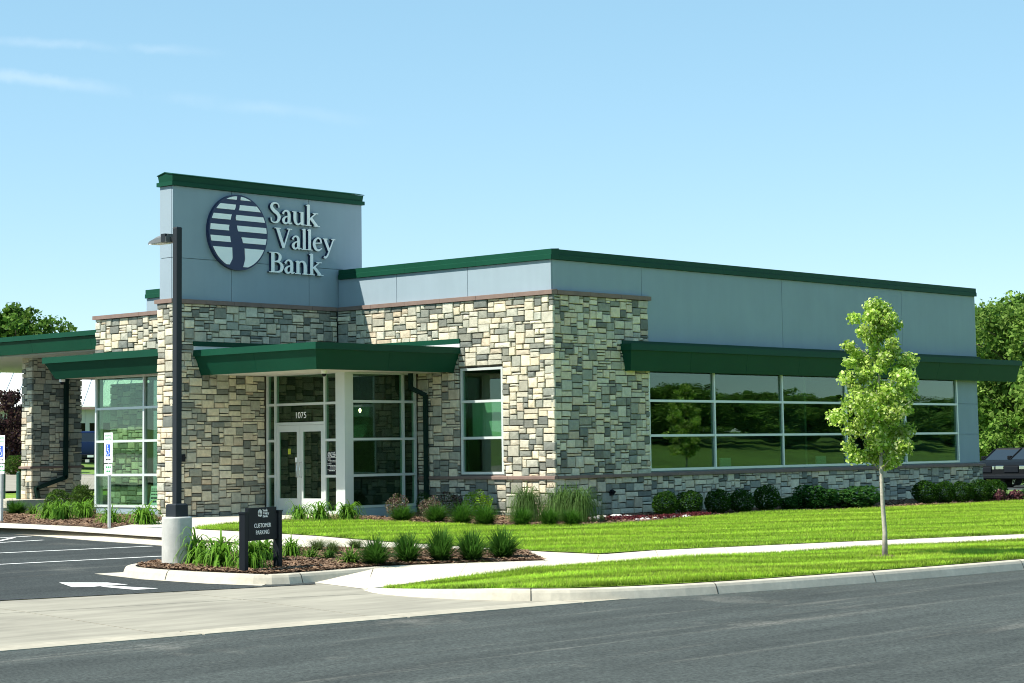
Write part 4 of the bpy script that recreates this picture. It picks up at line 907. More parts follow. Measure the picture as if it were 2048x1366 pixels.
def strap(n, length, width, spread, curl, base_r, cb, ct, seg=5, upright=.5):
    """n arching strap leaves from one crown"""
    a = rnd(n, 0, 6.283); el = np.clip(rng.normal(upright, spread, n), .15, 1.5); L = length * rnd(n, .65, 1.1); W = width * rnd(n, .7, 1.2)
    r0 = base_r * np.sqrt(rnd(n, 0, 1)); ba = rnd(n, 0, 6.283); P = np.stack([np.cos(ba) * r0, np.sin(ba) * r0, np.zeros(n)], 1)
    side = np.stack([-np.sin(a), np.cos(a), np.zeros(n)], 1); V = np.zeros((n, seg + 1, 2, 3)); C_ = np.zeros((n, seg + 1, 2, 3)); e = el.copy(); jit = rnd(n, .7, 1.3)[:, None]
    for k in range(seg + 1):
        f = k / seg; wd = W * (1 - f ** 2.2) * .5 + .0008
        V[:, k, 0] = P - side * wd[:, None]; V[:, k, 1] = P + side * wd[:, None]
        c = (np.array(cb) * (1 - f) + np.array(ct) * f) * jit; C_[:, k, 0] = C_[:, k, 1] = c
        P = P + np.stack([np.cos(a) * np.cos(e), np.sin(a) * np.cos(e), np.sin(e)], 1) * (L / seg)[:, None]; e = e - curl * rnd(n, .6, 1.4) / seg * (1 + f)
    idx = np.arange(n * (seg + 1) * 2).reshape(n, seg + 1, 2)
    F_ = np.stack([idx[:, :-1, 0], idx[:, :-1, 1], idx[:, 1:, 1], idx[:, 1:, 0]], -1).reshape(-1, 4)
    return V.reshape(-1, 3), F_, C_.reshape(-1, 3)
def join(*parts):
    V, F_, C_, o = [], [], [], 0
    for v, f, c in parts: V.append(v); F_.append(f + o); C_.append(c); o += len(v)
    return np.concatenate(V), np.concatenate(F_), np.concatenate(C_)
def ball(n, rx, rz, z0, size, pal, wts, lump=.16, fill=.35, aspect=.6, jit=.28, flat=.0):
    d = rng.normal(size=(n, 3)); d /= np.linalg.norm(d, axis=1)[:, None]
    ph = rng.uniform(0, 6, (6, 3)); lump_ = sum(np.sin(d @ rng.normal(size=3) * 3.5 + ph[k, 0]) for k in range(6)) / 6
    rad = (1 - fill * rnd(n, 0, 1) ** 2) * (1 + lump * lump_ * 1.6)
    P = d * rad[:, None] * np.array([rx, rx, rz]); P[:, 2] += z0; P[:, 2] = np.maximum(P[:, 2], .02)
    return leaf_quads(P, size, mixcol(n, pal, wts, jit), .25, aspect, d)
GRD = (.018, .055, .010)
def gen(kind):
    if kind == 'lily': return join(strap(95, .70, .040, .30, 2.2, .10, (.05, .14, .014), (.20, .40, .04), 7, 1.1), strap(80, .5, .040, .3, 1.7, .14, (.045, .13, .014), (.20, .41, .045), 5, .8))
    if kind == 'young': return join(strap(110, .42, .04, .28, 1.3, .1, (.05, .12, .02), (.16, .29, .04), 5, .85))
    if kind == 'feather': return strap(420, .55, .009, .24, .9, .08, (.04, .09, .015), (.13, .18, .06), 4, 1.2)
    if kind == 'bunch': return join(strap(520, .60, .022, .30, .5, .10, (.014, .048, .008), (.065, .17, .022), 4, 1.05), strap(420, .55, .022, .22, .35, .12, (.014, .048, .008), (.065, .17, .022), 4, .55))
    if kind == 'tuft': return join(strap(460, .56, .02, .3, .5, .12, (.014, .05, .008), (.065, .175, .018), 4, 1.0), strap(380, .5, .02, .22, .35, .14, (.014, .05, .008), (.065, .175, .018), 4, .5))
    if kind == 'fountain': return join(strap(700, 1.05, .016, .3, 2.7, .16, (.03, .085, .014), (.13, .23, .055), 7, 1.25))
    if kind == 'round': return ball(3400, .5, .5, .48, .07, [(.014, .050, .004), (.024, .080, .005), (.065, .16, .010)], (4, 4, 1.4), .10)
    if kind == 'box': return ball(2600, .5, .5, .46, .07, [(.05, .11, .012), (.09, .17, .02), (.03, .07, .01)], (4, 3, 3), .26)
    if kind == 'spirea': return ball(2600, .5, .5, .46, .055, [(.18, .36, .02), (.28, .46, .03), (.08, .18, .012)], (4, 4, 2), .2)
    if kind == 'arbor': return ball(2200, .5, .52, .50, .055, [(.02, .06, .010), (.03, .085, .012)], (1, 1), .12)
    if kind == 'vib': return ball(2000, .5, .5, .46, .10, [(.02, .075, .012), (.035, .115, .018), (.07, .16, .03)], (4, 4, 1), .3, .5, .65)
    if kind == 'barb': return ball(1500, .5, .52, .48, .075, [(.10, .045, .04), (.22, .15, .12), (.38, .33, .25), (.06, .10, .025)], (3, 3, 1.6, 3), .3, .55, .6)
    if kind == 'heuch': return join(ball(420, .5, .42, .36, .16, [(.10, .03, .045), (.22, .09, .10), (.28, .17, .12), (.05, .025, .025)], (4, 3, 1, 3), .25, .5, .85))
    if kind == 'hosta': return strap(36, .5, .10, .25, 1.0, .08, (.10, .18, .05), (.40, .42, .22), 4, .95)
def plant(kind, variants=2):
    out = []
    for k in range(variants):
        v, f, c = gen(kind); pc = 98 if kind in ('round', 'box', 'spirea', 'arbor', 'vib', 'barb', 'heuch') else 93; ext = max(np.percentile(np.abs(v[:, 0]), pc), np.percentile(np.abs(v[:, 1]), pc)) * 2; top = np.percentile(v[:, 2], 98.5)
        out.append((np_mesh(kind + '_foliage', v, f, c, 'leaf'), ext, top))
    return out
PL = {}
DEF = {'lily': ('daylily_clump', 'daylily'), 'young': ('young_daylily', 'daylily'), 'feather': ('feather_grass', 'ornamental grass'), 'bunch': ('bunch_grass', 'ornamental grass'), 'tuft': ('dark_grass_tuft', 'ornamental grass'),
       'fountain': ('fountain_grass', 'ornamental grass'), 'round': ('round_shrub', 'shrub'), 'box': ('boxwood_shrub', 'shrub'), 'spirea': ('lime_shrub', 'shrub'), 'arbor': ('small_evergreen', 'shrub'), 'vib': ('broadleaf_shrub', 'shrub'),
       'barb': ('barberry_shrub', 'shrub'), 'heuch': ('purple_leaf_plant', 'plant'), 'hosta': ('hosta_plant', 'plant')}
def grow(kind, x, y, wd, ht, label, group=None, z=None):
    if kind not in PL: PL[kind] = plant(kind, 3 if kind in ('lily', 'round', 'bunch', 'tuft') else 2)
    me, ext, top = R.choice(PL[kind]); o = obj(DEF[kind][0], me, None, (x, y, G(y) + .01 if z is None else z)); o.rotation_euler.z = R.uniform(0, 6.28)
    o.scale = (wd / ext * 1.06, wd / ext * 1.06, ht / top * 1.02); tag(o, label, DEF[kind][1], group); return o
OR = ('first', 'second', 'third', 'fourth', 'fifth')
gi = 'planting in the mulch island by the lamp post'
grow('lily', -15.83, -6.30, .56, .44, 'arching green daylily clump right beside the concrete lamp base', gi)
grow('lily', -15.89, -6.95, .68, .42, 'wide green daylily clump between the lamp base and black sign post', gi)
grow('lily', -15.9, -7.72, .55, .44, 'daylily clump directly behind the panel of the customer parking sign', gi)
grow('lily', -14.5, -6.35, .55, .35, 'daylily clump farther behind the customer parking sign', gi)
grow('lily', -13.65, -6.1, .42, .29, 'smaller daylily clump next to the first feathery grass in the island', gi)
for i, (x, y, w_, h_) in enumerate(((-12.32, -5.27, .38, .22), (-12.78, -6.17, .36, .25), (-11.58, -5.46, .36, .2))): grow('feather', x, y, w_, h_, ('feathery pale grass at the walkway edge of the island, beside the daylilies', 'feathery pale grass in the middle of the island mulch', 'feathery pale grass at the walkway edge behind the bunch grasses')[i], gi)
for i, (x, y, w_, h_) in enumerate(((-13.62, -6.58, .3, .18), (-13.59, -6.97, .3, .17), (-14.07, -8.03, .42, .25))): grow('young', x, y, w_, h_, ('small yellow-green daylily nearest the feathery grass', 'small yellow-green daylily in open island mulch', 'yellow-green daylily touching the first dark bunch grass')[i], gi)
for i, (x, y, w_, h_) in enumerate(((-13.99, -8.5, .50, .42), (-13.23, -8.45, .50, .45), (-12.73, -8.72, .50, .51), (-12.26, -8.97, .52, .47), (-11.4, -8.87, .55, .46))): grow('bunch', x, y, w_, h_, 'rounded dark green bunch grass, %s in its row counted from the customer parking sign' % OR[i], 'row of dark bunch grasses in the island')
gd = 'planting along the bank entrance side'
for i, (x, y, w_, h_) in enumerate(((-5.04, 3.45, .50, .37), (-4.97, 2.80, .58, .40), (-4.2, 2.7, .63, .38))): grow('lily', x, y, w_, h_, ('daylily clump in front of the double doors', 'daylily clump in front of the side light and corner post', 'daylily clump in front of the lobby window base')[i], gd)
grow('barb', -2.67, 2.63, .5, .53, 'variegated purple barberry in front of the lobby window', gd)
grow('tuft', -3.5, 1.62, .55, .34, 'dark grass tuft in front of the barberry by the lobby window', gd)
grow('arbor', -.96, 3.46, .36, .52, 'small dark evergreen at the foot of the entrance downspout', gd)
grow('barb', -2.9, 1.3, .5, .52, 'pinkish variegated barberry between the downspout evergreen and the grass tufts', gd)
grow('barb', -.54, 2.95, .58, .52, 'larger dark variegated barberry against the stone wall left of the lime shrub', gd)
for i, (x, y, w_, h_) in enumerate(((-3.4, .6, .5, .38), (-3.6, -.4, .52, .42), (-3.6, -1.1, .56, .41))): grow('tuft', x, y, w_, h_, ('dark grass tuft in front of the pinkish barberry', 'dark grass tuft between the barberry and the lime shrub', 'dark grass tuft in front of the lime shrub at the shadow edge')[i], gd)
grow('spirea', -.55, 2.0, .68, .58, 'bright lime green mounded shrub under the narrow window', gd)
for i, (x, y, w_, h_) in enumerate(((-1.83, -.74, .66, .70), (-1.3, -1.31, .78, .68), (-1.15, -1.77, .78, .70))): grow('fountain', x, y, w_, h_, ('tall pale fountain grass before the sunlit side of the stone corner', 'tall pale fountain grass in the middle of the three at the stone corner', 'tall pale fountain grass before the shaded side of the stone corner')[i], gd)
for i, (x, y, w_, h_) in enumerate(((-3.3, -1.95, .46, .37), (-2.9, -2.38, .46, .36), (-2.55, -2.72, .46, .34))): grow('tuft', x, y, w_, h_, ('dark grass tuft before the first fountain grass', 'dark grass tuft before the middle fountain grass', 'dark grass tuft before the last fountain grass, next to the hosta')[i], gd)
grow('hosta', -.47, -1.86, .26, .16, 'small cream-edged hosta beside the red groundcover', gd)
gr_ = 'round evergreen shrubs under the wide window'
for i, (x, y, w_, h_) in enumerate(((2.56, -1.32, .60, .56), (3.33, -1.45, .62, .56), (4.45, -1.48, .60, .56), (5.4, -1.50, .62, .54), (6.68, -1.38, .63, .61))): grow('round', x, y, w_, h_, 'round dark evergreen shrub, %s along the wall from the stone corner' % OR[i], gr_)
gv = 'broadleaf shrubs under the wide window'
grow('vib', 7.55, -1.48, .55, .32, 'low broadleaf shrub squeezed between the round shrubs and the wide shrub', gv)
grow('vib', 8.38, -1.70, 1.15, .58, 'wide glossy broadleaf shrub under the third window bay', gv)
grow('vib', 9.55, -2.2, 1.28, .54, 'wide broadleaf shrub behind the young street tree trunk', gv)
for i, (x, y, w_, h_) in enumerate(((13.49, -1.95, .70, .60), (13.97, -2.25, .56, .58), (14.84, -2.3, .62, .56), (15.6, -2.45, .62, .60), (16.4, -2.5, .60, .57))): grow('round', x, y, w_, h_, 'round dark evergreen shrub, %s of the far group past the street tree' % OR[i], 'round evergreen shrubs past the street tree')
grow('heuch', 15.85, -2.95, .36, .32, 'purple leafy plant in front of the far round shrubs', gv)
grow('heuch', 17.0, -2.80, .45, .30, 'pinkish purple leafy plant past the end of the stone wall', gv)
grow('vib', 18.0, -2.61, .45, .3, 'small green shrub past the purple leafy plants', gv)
gl_ = 'planting in the bed before the wing'
grow('tuft', -5.2, 14.6, .6, .34, 'green grass tuft near the kerb of the drive-through lane', gl_)
for i, (x, y) in enumerate(((-5.3, 13.7), (-4.9, 13.2))): grow('young', x, y, .36, .26, ('small pale daylily next to the drive-through grass tuft', 'small pale daylily between the grass tuft and dense daylilies')[i], gl_)
for i, (x, y, w_, h_) in enumerate(((-7.4, 9.95, .56, .40), (-7.6, 9.1, .66, .45), (-6.6, 9.6, .6, .40), (-5.2, 11.7, .64, .36))): grow('lily', x, y, w_, h_, ('daylily clump at the lot end of the dense daylily group', 'largest daylily of the dense group before the wing', 'daylily clump in the middle of the dense group before the wing', 'daylily clump at the corner of the wing base')[i], gl_)
grow('box', -3.9, 14.6, .66, .6, 'yellow-green boxwood in front of the stone column', gl_)
grow('box', -4.3, 12.9, .56, .72, 'taller yellow-green boxwood against the wing corner', gl_)
grow('feather', -2.9, 14.9, .6, .8, 'feathery grass behind the boxwoods', gl_)
grow('lily', -8.3, 5.0, .74, .38, 'daylily clump at the foot of the stone pier', gl_)
grow('lily', -8.65, 5.75, .52, .33, 'daylily clump just behind the accessible parking sign post', gl_)
# red groundcover and limestone edging rocks
def cover():
    n = 2600; t_ = rnd(n, 0, 1); cx = -.2 + t_ * 3.5; cy = -1.75 - .45 * np.sin(t_ * 3) + rng.normal(size=n) * .16 - t_ * .1
    keep = np.sin(cx * 5.1) + np.sin(cx * 2.3 + 1) > -.9; P = np.stack([cx, cy, Gn(cy) + .03 + rnd(n, 0, .08)], 1)[keep]
    v, f, c = leaf_quads(P, .05, mixcol(len(P), [(.12, .02, .03), (.20, .05, .05), (.06, .015, .02)], (3, 2, 2)), .6, .7)
    o = obj('red_groundcover', np_mesh('red_groundcover', v, f, c, 'leaf')); o['kind'] = 'stuff'; tag(o, 'low dark red groundcover at the wall foot', 'groundcover')
cover()
def rock(x, y, s):
    bm = bmesh.new(); bmesh.ops.create_icosphere(bm, subdivisions=2, radius=1)
    ph = [R.uniform(0, 6) for _ in range(3)]
    for v in bm.verts:
        k = 1 + .18 * math.sin(v.co.x * 3 + ph[0]) + .16 * math.sin(v.co.y * 4 + ph[1]) + .12 * math.sin(v.co.z * 5 + ph[2]); v.co *= k * s; v.co.z *= .55; v.co.x *= 1.3
    me = bpy.data.meshes.new('rock'); bm.to_mesh(me); bm.free(); me.materials.append(M['rock']); o = obj('edging_rock', me, None, (x, y, G(y) + .03)); o.rotation_euler.z = R.uniform(0, 3)
    tag(o, 'pale limestone edging rock among the red groundcover', 'rock', 'limestone edging rocks')
for i in range(15): rock(.2 + i * .20 + R.uniform(-.05, .05), -2.28 + .016 * i + R.uniform(-.09, .09), R.uniform(.05, .10))
for x, y in ((-.1, -1.35), (.35, -1.15), (.8, -1.2), (1.2, -1.25)): rock(x, y, R.uniform(.09, .14))

# ------------------------------------------------------------------ trees
def tree(name, label, cat, x, y, z, h, crown, pal, wts, nleaf, leaf, bark, trunk_r, seed, group=None, fork=.3, density=.5, shape=None, aspect=.62):
    """trunk with limbs; leaf clumps spread round the limb tips. crown = (bottom, width). shape(f) gives the outline for f from crown foot to tip"""
    global rng
    keep = rng; rng = np.random.default_rng(seed); RR = random.Random(seed)
    t_ = empty(name, (x, y, z)); tag(t_, label, cat, group)
    cb, cw = crown; shape = shape or (lambda f: math.sin(math.pi * min(1, .12 + f * .88)) ** .7)
    mb = MB(); wob = [(RR.uniform(-1, 1), RR.uniform(-1, 1)) for _ in range(12)]
    top = h * .92; pts = [Vector((x + wob[k][0] * trunk_r * .8 * (k > 0), y + wob[k][1] * trunk_r * .8 * (k > 0), z - .05 + top * k / 9)) for k in range(10)]
    mb.tube(pts, [trunk_r * (1.25 if k == 0 else 1) * (1 - .85 * k / 9) + .004 for k in range(10)], 10)
    cl = []
    nb = int(24 + h * 2.2)
    for b in range(nb):
        f = (b + RR.random()) / nb; zz_ = cb + (h - cb) * f * .93; a = b * 2.399 + RR.uniform(-.5, .5); L = max(.05, shape(f) * cw / 2 * RR.uniform(.55, 1.0))
        i = min(8, max(0, (zz_ - .05 - L * .35) / top * 9)); k = int(i); p0 = pts[k].lerp(pts[k + 1], i - k)
        p1 = Vector((x + math.cos(a) * L, y + math.sin(a) * L, z + zz_ + L * .25)); pm = p0.lerp(p1, .5) + Vector((0, 0, L * .12))
        mb.tube([p0, pm, p1], [trunk_r * .32 * (1 - .6 * f), trunk_r * .2 * (1 - .6 * f), .003 + trunk_r * .03], 5)
        for q in range(3):
            s = .35 + .65 * (q + RR.random() * .6) / 2.6; c = p0.lerp(p1, min(1, s)); cl.append((c.x + RR.uniform(-1, 1) * L * .22, c.y + RR.uniform(-1, 1) * L * .22, c.z + RR.uniform(-.5, .8) * L * .22, max(.07 * cw, L * RR.uniform(.20, .36))))
    trunk = mb.build('trunk', bark, t_, smooth=True)
    cl = np.array(cl); wts_ = cl[:, 3] ** 2; k = rng.choice(len(cl), nleaf, p=wts_ / wts_.sum()); d = rng.normal(size=(nleaf, 3)); d /= np.linalg.norm(d, axis=1)[:, None]
    P = cl[k, :3] + d * (cl[k, 3] * rnd(nleaf, .35, 1.12))[:, None] * np.array([1, 1, .8]); cj = rng.uniform(.78, 1.25, len(cl))[k]
    v, f, c = leaf_quads(P, leaf, mixcol(nleaf, pal, wts, .22) * cj[:, None], .35, aspect, d)
    v -= np.array([x, y, z]); obj('crown', np_mesh('crown', v, f, c, 'leaf'), t_)
    rng = keep; return t_
def copy_tree(src, x, y, z, s, rz, label, group=None):
    r = src.copy(); col.objects.link(r); r.location = (x, y, z); r.scale = (s[0], s[0], s[1]); r.rotation_euler.z = rz; r['label'] = label
    if group: r['group'] = group
    for ch in src.children:
        c = ch.copy(); col.objects.link(c); c.parent = r
    return r
MAPLE = [(.36, .54, .07), (.54, .68, .16), (.72, .80, .36), (.20, .34, .04)]
ysh = lambda f: (.55 + .45 * math.sin(min(1, f * 2.6) * math.pi / 2)) * (1 - max(0, f - .32) / .68 * .80) if f < .97 else .12
yt = tree('young_street_tree', 'slender young maple with light green crown in the street lawn strip', 'tree', -6.88, -13.46, G(-13.46), 4.62, (1.62, 1.88), MAPLE, (4, 4, 2, 3), 19000, .064, 'bark', .041, 11, 'young street trees', shape=ysh, aspect=.8)
# mulch ring
q = empty('x'); bpy.data.objects.remove(q)
sheet('tree_ring', [(-6.88 + .42 * math.cos(a_) * (1 + .1 * math.sin(3 * a_)), -13.46 + .42 * math.sin(a_)) for a_ in [k * math.pi / 10 for k in range(20)]], .03, 'soil')
copy_tree(yt, 25.7, -15.6, G(-15.6), (1, 1), 2.0, 'slender young maple farther along the lawn, mirrored in the wide window', 'young street trees')
DARK = [(.025, .065, .012), (.045, .10, .018), (.075, .14, .028)]
MID = [(.05, .12, .016), (.09, .185, .026), (.15, .26, .05)]
MIDL = [(.10, .20, .03), (.17, .29, .05), (.26, .39, .09)]
gb = 'trees beyond the bank'
bigA = tree('broad_tree', 'tall dense green tree rising behind the end of the bank', 'tree', 86, 34, H(86, 34) - .2, 13.2, (1.4, 11.5), MIDL, (3, 4, 2), 26000, .36, 'bark_dark', .30, 21, gb)
bigB = tree('broad_tree', 'tall dense green tree at the edge of the far car park', 'tree', 95, 42, H(95, 42) - .2, 13.4, (1.8, 12), MIDL, (4, 4, 2), 26000, .36, 'bark_dark', .30, 22, gb)
copy_tree(bigA, 99, 50, H(99, 50), (1.05, .95), 1.3, 'large tree closing the gap behind the two tallest trees', gb)
copy_tree(bigB, 112, 60, H(112, 60), (1.2, 1.0), 2.4, 'large tree deeper in the wood beyond the car park', gb)
copy_tree(bigA, 108, 36, H(108, 36), (1.1, .95), 4.0, 'large tree at the open side of the far car park', gb)
gh = 'light green bushes behind the parked cars'
bu = tree('light_bush', 'light yellow-green bush behind the black pickup truck', 'bush', 71.5, 28.4, H(71.5, 28.4) - .1, 2.9, (.1, 2.6), [(.13, .24, .03), (.19, .31, .05), (.08, .16, .02)], (4, 3, 2), 4200, .2, 'bark_dark', .06, 31, gh, shape=lambda f: 1 - .75 * f)
copy_tree(bu, 73.2, 27.4, H(73, 27) - .1, (1.15, 1.05), 2.0, 'light yellow-green bush behind the dark sport utility', gh)
copy_tree(bu, 75.2, 26.0, H(75, 26) - .1, (1.1, .9), 4.0, 'light yellow-green bush at the open end of the car row', gh)
copy_tree(bu, 70.2, 29.6, H(70, 29) - .1, (1.0, .8), 5.0, 'lower light green bush against the end of the bank', gh)
bigC = tree('broad_tree', 'large green tree rising above the drive-through canopy', 'tree', 48.7, 95.7, H(48.7, 95.7) - .2, 11.6, (3.2, 9.0), MID, (3, 4, 3), 14000, .42, 'bark_dark', .32, 41, gb)
pur = tree('purple_tree', 'dark purple-leaved tree beside the stone column', 'tree', 24.2, 59.2, H(24.2, 59.2) - .2, 4.5, (.6, 4.4), [(.035, .018, .022), (.06, .03, .03), (.10, .075, .045)], (4, 3, 2), 6500, .2, 'bark_dark', .12, 51)
# trees across the street, seen mirrored in the windows
gx_ = 'trees across the street'
ev = [(-10 + 6.6 * i + R.uniform(-2, 2), -92 - 8 * (i % 3) - R.uniform(0, 5), R.uniform(.75, 1.1) * (1.2 if i < 6 else .8)) for i in range(36)]
for i, (x, y, s) in enumerate(ev): copy_tree((bigA, bigB)[i % 2], x, y, H(x, y) - .3, (s * 1.5, s * .62), i * 1.7, 'broad green tree standing in the field across the street', gx_)

for i in range(26): copy_tree(bu, -14 + 8.2 * i + R.uniform(-2, 2), -94 - R.uniform(0, 5), 3.5, (R.uniform(2.4, 3.6), R.uniform(.9, 1.3)), i * 1.3, 'wide light green bush in the hedgerow across the street', 'hedgerow bushes across the street')

# ------------------------------------------------------------------ barn and shrubs at the back left
bn = empty('barn', (38, 92, H(38, 92))); tag(bn, 'long grey barn with a white metal roof behind the drive-through', 'barn')
bx, by, bz = 44.0, 80.0, 1.55
# long axis runs along (0.68,-0.73), roughly square to the view
ba_, bn_ = Vector((.676, -.737, 0)), Vector((-.737, -.676, 0)); b0 = Vector((37.5, 84.5, 0))
bq = lambda a, d, z: b0 + ba_ * a + bn_ * d + Z_ * z
def bprism(name, mt, pts, parent=bn):
    mb = MB(); n = len(pts) // 2; mb.prism(pts[:n], pts[n:]); return mb.build(name, mt, parent)
for i in range(40):
    a0, a1 = -20 + i * .9, -20 + (i + 1) * .9 - .02
    bprism('roof_sheet', 'barnroof', [bq(a0, 0.6, 4.75), bq(a1, .6, 4.75), bq(a1, -7, 9.6), bq(a0, -7, 9.6), bq(a0, .6, 4.85), bq(a1, .6, 4.85), bq(a1, -7, 9.7), bq(a0, -7, 9.7)])
    bprism('roof_rib', 'barnroof', [bq(a1 - .04, .6, 4.85), bq(a1 + .04, .6, 4.85), bq(a1 + .04, -7, 9.7), bq(a1 - .04, -7, 9.7), bq(a1 - .04, .6, 4.93), bq(a1 + .04, .6, 4.93), bq(a1 + .04, -7, 9.78), bq(a1 - .04, -7, 9.78)])
bprism('eave_trim', 'cast', [bq(-20, .62, 4.62), bq(16, .62, 4.62), bq(16, .5, 4.62), bq(-20, .5, 4.62), bq(-20, .62, 4.78), bq(16, .62, 4.78), bq(16, .5, 4.78), bq(-20, .5, 4.78)])
for i in range(72): a0 = -20 + i * .5; bprism('wall_board', 'barnwall', [bq(a0, 0, 3.75), bq(a0 + .49, 0, 3.75), bq(a0 + .49, -.1, 3.75), bq(a0, -.1, 3.75), bq(a0, 0, 4.7), bq(a0 + .49, 0, 4.7), bq(a0 + .49, -.1, 4.7), bq(a0, -.1, 4.7)])
for a0 in range(-20, 17, 4): bprism('post', 'barnwall', [bq(a0, 0, 1.2), bq(a0 + .25, 0, 1.2), bq(a0 + .25, -.25, 1.2), bq(a0, -.25, 1.2), bq(a0, 0, 3.75), bq(a0 + .25, 0, 3.75), bq(a0 + .25, -.25, 3.75), bq(a0, -.25, 3.75)])
bprism('back_wall', 'dark', [bq(-20, -6, 1), bq(16, -6, 1), bq(16, -6.2, 1), bq(-20, -6.2, 1), bq(-20, -6, 4.7), bq(16, -6, 4.7), bq(16, -6.2, 4.7), bq(-20, -6.2, 4.7)])
def hsheet(name, poly, off, mt):
    mb = MB(); bm = bmesh.new(); bm.faces.new([bm.verts.new((x, y, 0)) for x, y in poly])
    for yy in (34,): bmesh.ops.bisect_plane(bm, geom=bm.verts[:] + bm.edges[:] + bm.faces[:], plane_co=(0, yy, 0), plane_no=(0, 1, 0))
    for xx in (25,): bmesh.ops.bisect_plane(bm, geom=bm.verts[:] + bm.edges[:] + bm.faces[:], plane_co=(xx, 0, 0), plane_no=(1, 0, 0))
    bmesh.ops.triangulate(bm, faces=bm.faces[:])
    for v in bm.verts: v.co.z = H(v.co.x, v.co.y) + off
    if sum(f.normal.z for f in bm.faces) < 0: bmesh.ops.reverse_faces(bm, faces=bm.faces[:])
    me = bpy.data.meshes.new(name); bm.to_mesh(me); bm.free(); me.materials.append(M[mt]); o = obj(name, me); o['kind'] = 'structure'; return o
hsheet('back_street', [(-60, 47), (70, 36), (70, 78), (-60, 82)], -.12, 'conc2')
hsheet('back_verge', [(-10, 34), (50, 28), (50, 33.5), (-10, 41)], -.08, 'turf')
hsheet('far_car_park', [(44, -6), (90, -6), (90, 30), (44, 30)], -.12, 'lot')
for i, (x, y, s, c) in enumerate(((23.6, 56.6, 1.5, 'heuch'), (24.9, 55.7, 1.5, 'heuch'), (22.6, 56.2, 1.2, 'box'))):
    o = grow(c, x, y, s, .9, ('dark red shrub under the purple tree', 'second dark red shrub under the purple tree, next to the column', 'low tan-green shrub beside the dark red shrubs')[i], 'shrubs under the purple tree', z=H(x, y) - .1)

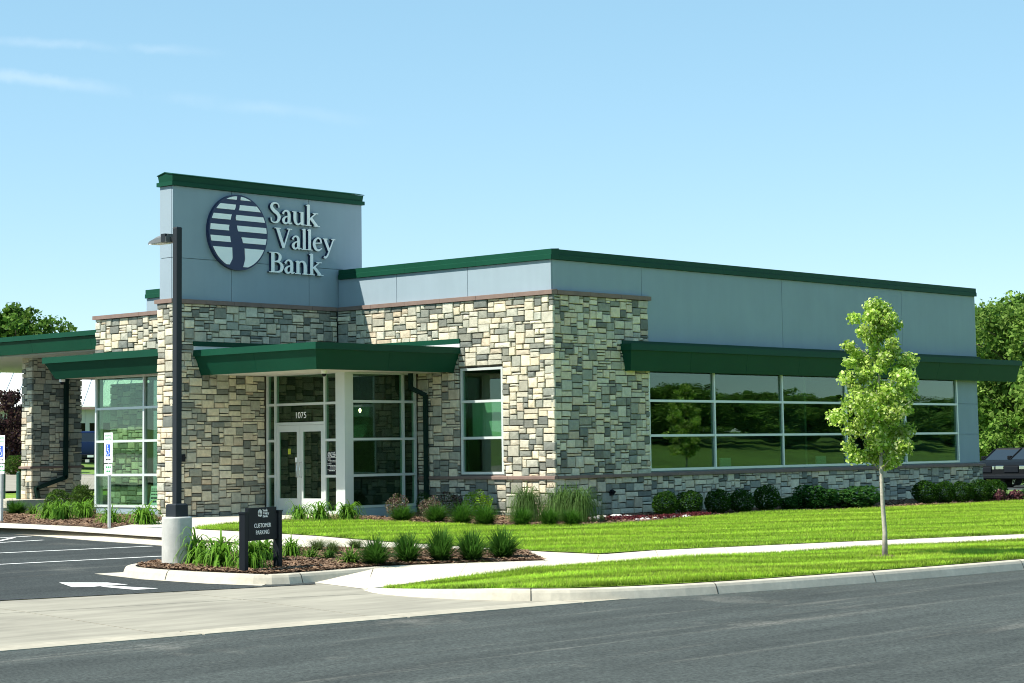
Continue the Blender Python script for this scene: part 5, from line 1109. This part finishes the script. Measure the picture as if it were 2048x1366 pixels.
# ------------------------------------------------------------------ vehicles
def vehicle(name, label, x, y, z, heading, paint, kind, cat):
    """local: nose to +x, wheels on z=0"""
    r = empty(name, (0, 0, 0)); tag(r, label, cat)
    hw = .97
    if kind == 'pickup':
        prof = [(-2.85, .55), (-2.9, .8), (-2.85, 1.32), (-.75, 1.34), (.95, 1.36), (1.2, 1.33), (2.55, 1.22), (2.85, 1.05), (2.9, .6), (2.75, .38), (-2.7, .40)]
        gh_ = [(-.85, 1.34), (1.30, 1.33), (.45, 1.88), (-.65, 1.90)]
    else:
        prof = [(-2.4, .5), (-2.48, .8), (-2.42, 1.22), (.95, 1.2), (1.2, 1.17), (2.2, 1.05), (2.45, .9), (2.5, .55), (2.35, .34), (-2.25, .36)]
        gh_ = [(-2.38, 1.22), (1.25, 1.17), (.35, 1.76), (-2.0, 1.80)]
    wx = (-1.75, 1.9) if kind == 'pickup' else (-1.45, 1.55); wr = .40 if kind == 'pickup' else .37
    # body with wheel arches cut into the side profile
    def arch(P):
        out = []
        bz_ = P[-1][1]
        for p_ in P: out.append(p_)
        for cx in wx:
            for k in range(9):
                a_ = math.pi - math.pi * k / 8; out.append((cx + math.cos(a_) * (wr + .08), max(bz_, wr + math.sin(a_) * (wr + .08))))
        return out
    mb = MB(); P = arch(prof); mb.prism([(a, -hw, b) for a, b in P], [(a, hw, b) for a, b in P]); body = mb.build('body', paint, r, bevel=0)
    bm = bmesh.new(); bm.from_mesh(body.data); bmesh.ops.recalc_face_normals(bm, faces=bm.faces); ed = [e for e in bm.edges if abs(e.verts[0].co.y - e.verts[1].co.y) < .01 and max(e.verts[0].co.z, e.verts[1].co.z) > .95 and not e.is_boundary]
    bmesh.ops.bevel(bm, geom=ed, offset=.09, segments=3, affect='EDGES'); bm.to_mesh(body.data); bm.free(); body.data.polygons.foreach_set('use_smooth', [True] * len(body.data.polygons))
    try: body.data.set_sharp_from_angle(angle=.7)
    except Exception: pass
    g = MB(); ti = .22; lo = [(a, -hw + .05, b - .02) for a, b in gh_[:2]] + [(a, hw - .05, b - .02) for a, b in gh_[:2][::-1]]; hi = [(gh_[3][0], -hw + ti, gh_[3][1] - .05), (gh_[2][0], -hw + ti, gh_[2][1] - .05), (gh_[2][0], hw - ti, gh_[2][1] - .05), (gh_[3][0], hw - ti, gh_[3][1] - .05)]
    g.prism(lo, hi); g.build('windows', 'carglass', r)
    rf = MB(); rf.prism([(p_[0] + (.03 if i in (1, 2) else -.03), p_[1] * 1.03, p_[2] - .03) for i, p_ in enumerate(hi)], [(p_[0] * .94, p_[1] * .9, p_[2] + .06) for p_ in hi]); rf.build('roof', paint, r, bevel=.02)
    for s in (-1, 1):
        for f in ((0, .0), (1, .0)):
            a0, a1 = Vector(lo[f[0]]), Vector(hi[f[0]]); a0.y = s * abs(a0.y); a1.y = s * abs(a1.y); MB().tube([a0 * 1.002, a1 * 1.004], .045, 6).build('pillar', paint, r)
        m_ = (.15 if kind == 'pickup' else -.3); a0, a1 = Vector((m_, s * (hw - .045), gh_[0][1] - .02)), Vector((m_ - .03, s * (hw - ti + .004), gh_[3][1] - .04)); MB().tube([a0, a1], .05, 6).build('pillar', paint, r)
        for cx in wx:
            wy = s * (hw - .14)
            wb = MB().tube([(cx, wy - s * .12, wr), (cx, wy + s * .09, wr), (cx, wy + s * .12, wr)], [wr, wr, wr - .05], 24); wh = wb.build('wheel', 'tyre', r)
            rb = MB().tube([(cx, wy + s * .112, wr), (cx, wy + s * .128, wr)], [wr * .70, wr * .66], 20); rb.build('rim', 'rim', wh)
            sp_ = MB()
            for k in range(5):
                a_ = k * 2 * math.pi / 5; b_ = a_ + .6; sp_.add([(cx + math.cos(q_) * wr * rr_, wy + s * .131, wr + math.sin(q_) * wr * rr_) for q_, rr_ in ((a_ + .25, .25), (a_ + .18, .58), (b_ + .1, .58), (b_ + .05, .25))], [(0, 1, 2, 3)])
            sp_.build('rim_gap', 'tyre', wh)
        mb = MB().box(.95 if kind == 'pickup' else .8, 1.12 if kind == 'pickup' else .97, s * hw + (0 if s > 0 else -.22), s * hw + (.22 if s > 0 else 0), gh_[1][1] - .02, gh_[1][1] + .17); mb.build('mirror', paint, r, bevel=.03)
        fx = 2.86 if kind == 'pickup' else 2.44; MB().box(fx - .12, fx + .04, s * .62 - .22, s * .62 + .22, .86 if kind == 'pickup' else .74, 1.04 if kind == 'pickup' else .9).build('headlight', 'chrome', r, bevel=.02)
        bx_ = -2.9 if kind == 'pickup' else -2.48; MB().box(bx_ - .02, bx_ + .08, s * .84 - .08, s * .84 + .08, .86, 1.22).build('tail_light', 'red', r)
        MB().box(.28, .46, s * (hw + .0) - .015, s * (hw + .0) + .02, 1.08, 1.11).build('door_handle', 'chrome', r)
    fx = 2.9 if kind == 'pickup' else 2.5
    MB().box(fx - .1, fx + .03, -.38, .38, .72, 1.0).build('grille', 'black', r, bevel=.02); MB().box(fx - .15, fx + .06, -.9, .9, .42, .62).build('bumper', 'black' if kind == 'pickup' else paint, r, bevel=.03)
    rx = -2.9 if kind == 'pickup' else -2.48
    MB().box(rx - .12, rx + .1, -.9, .9, .48, .66).build('rear_bumper', 'black' if kind == 'pickup' else paint, r, bevel=.03); MB().box(rx - .135, rx - .122, -.16, .16, .50, .62).build('number_plate', 'white', r)
    r.location = (x, y, z); r.rotation_euler.z = heading; r.scale = (1.1, 1.1, 1.1); return r
cz = H(64, 22) - .12
vehicle('pickup_truck', 'black pickup truck parked past the end of the stone wall', 64.9, 23.6, H(64.9, 23.6) - .115, math.pi, 'carblack', 'pickup', 'truck')
vehicle('sport_utility_car', 'black sport utility car parked alongside the black pickup', 62.9, 20.9, H(62.9, 20.9) - .115, math.pi, 'carblack', 'pickup', 'car')
vehicle('pickup_truck', 'dark blue pickup truck parked at the barn, seen from behind', 36.2, 69.1, H(36.2, 69.1) - .1, math.radians(58), 'carblue', 'pickup', 'truck')
vehicle('parked_car', 'dark car standing in the shade of the purple tree', 27.6, 63.5, H(27.6, 63.5) - .1, math.radians(140), 'carblue', 'suv', 'car')
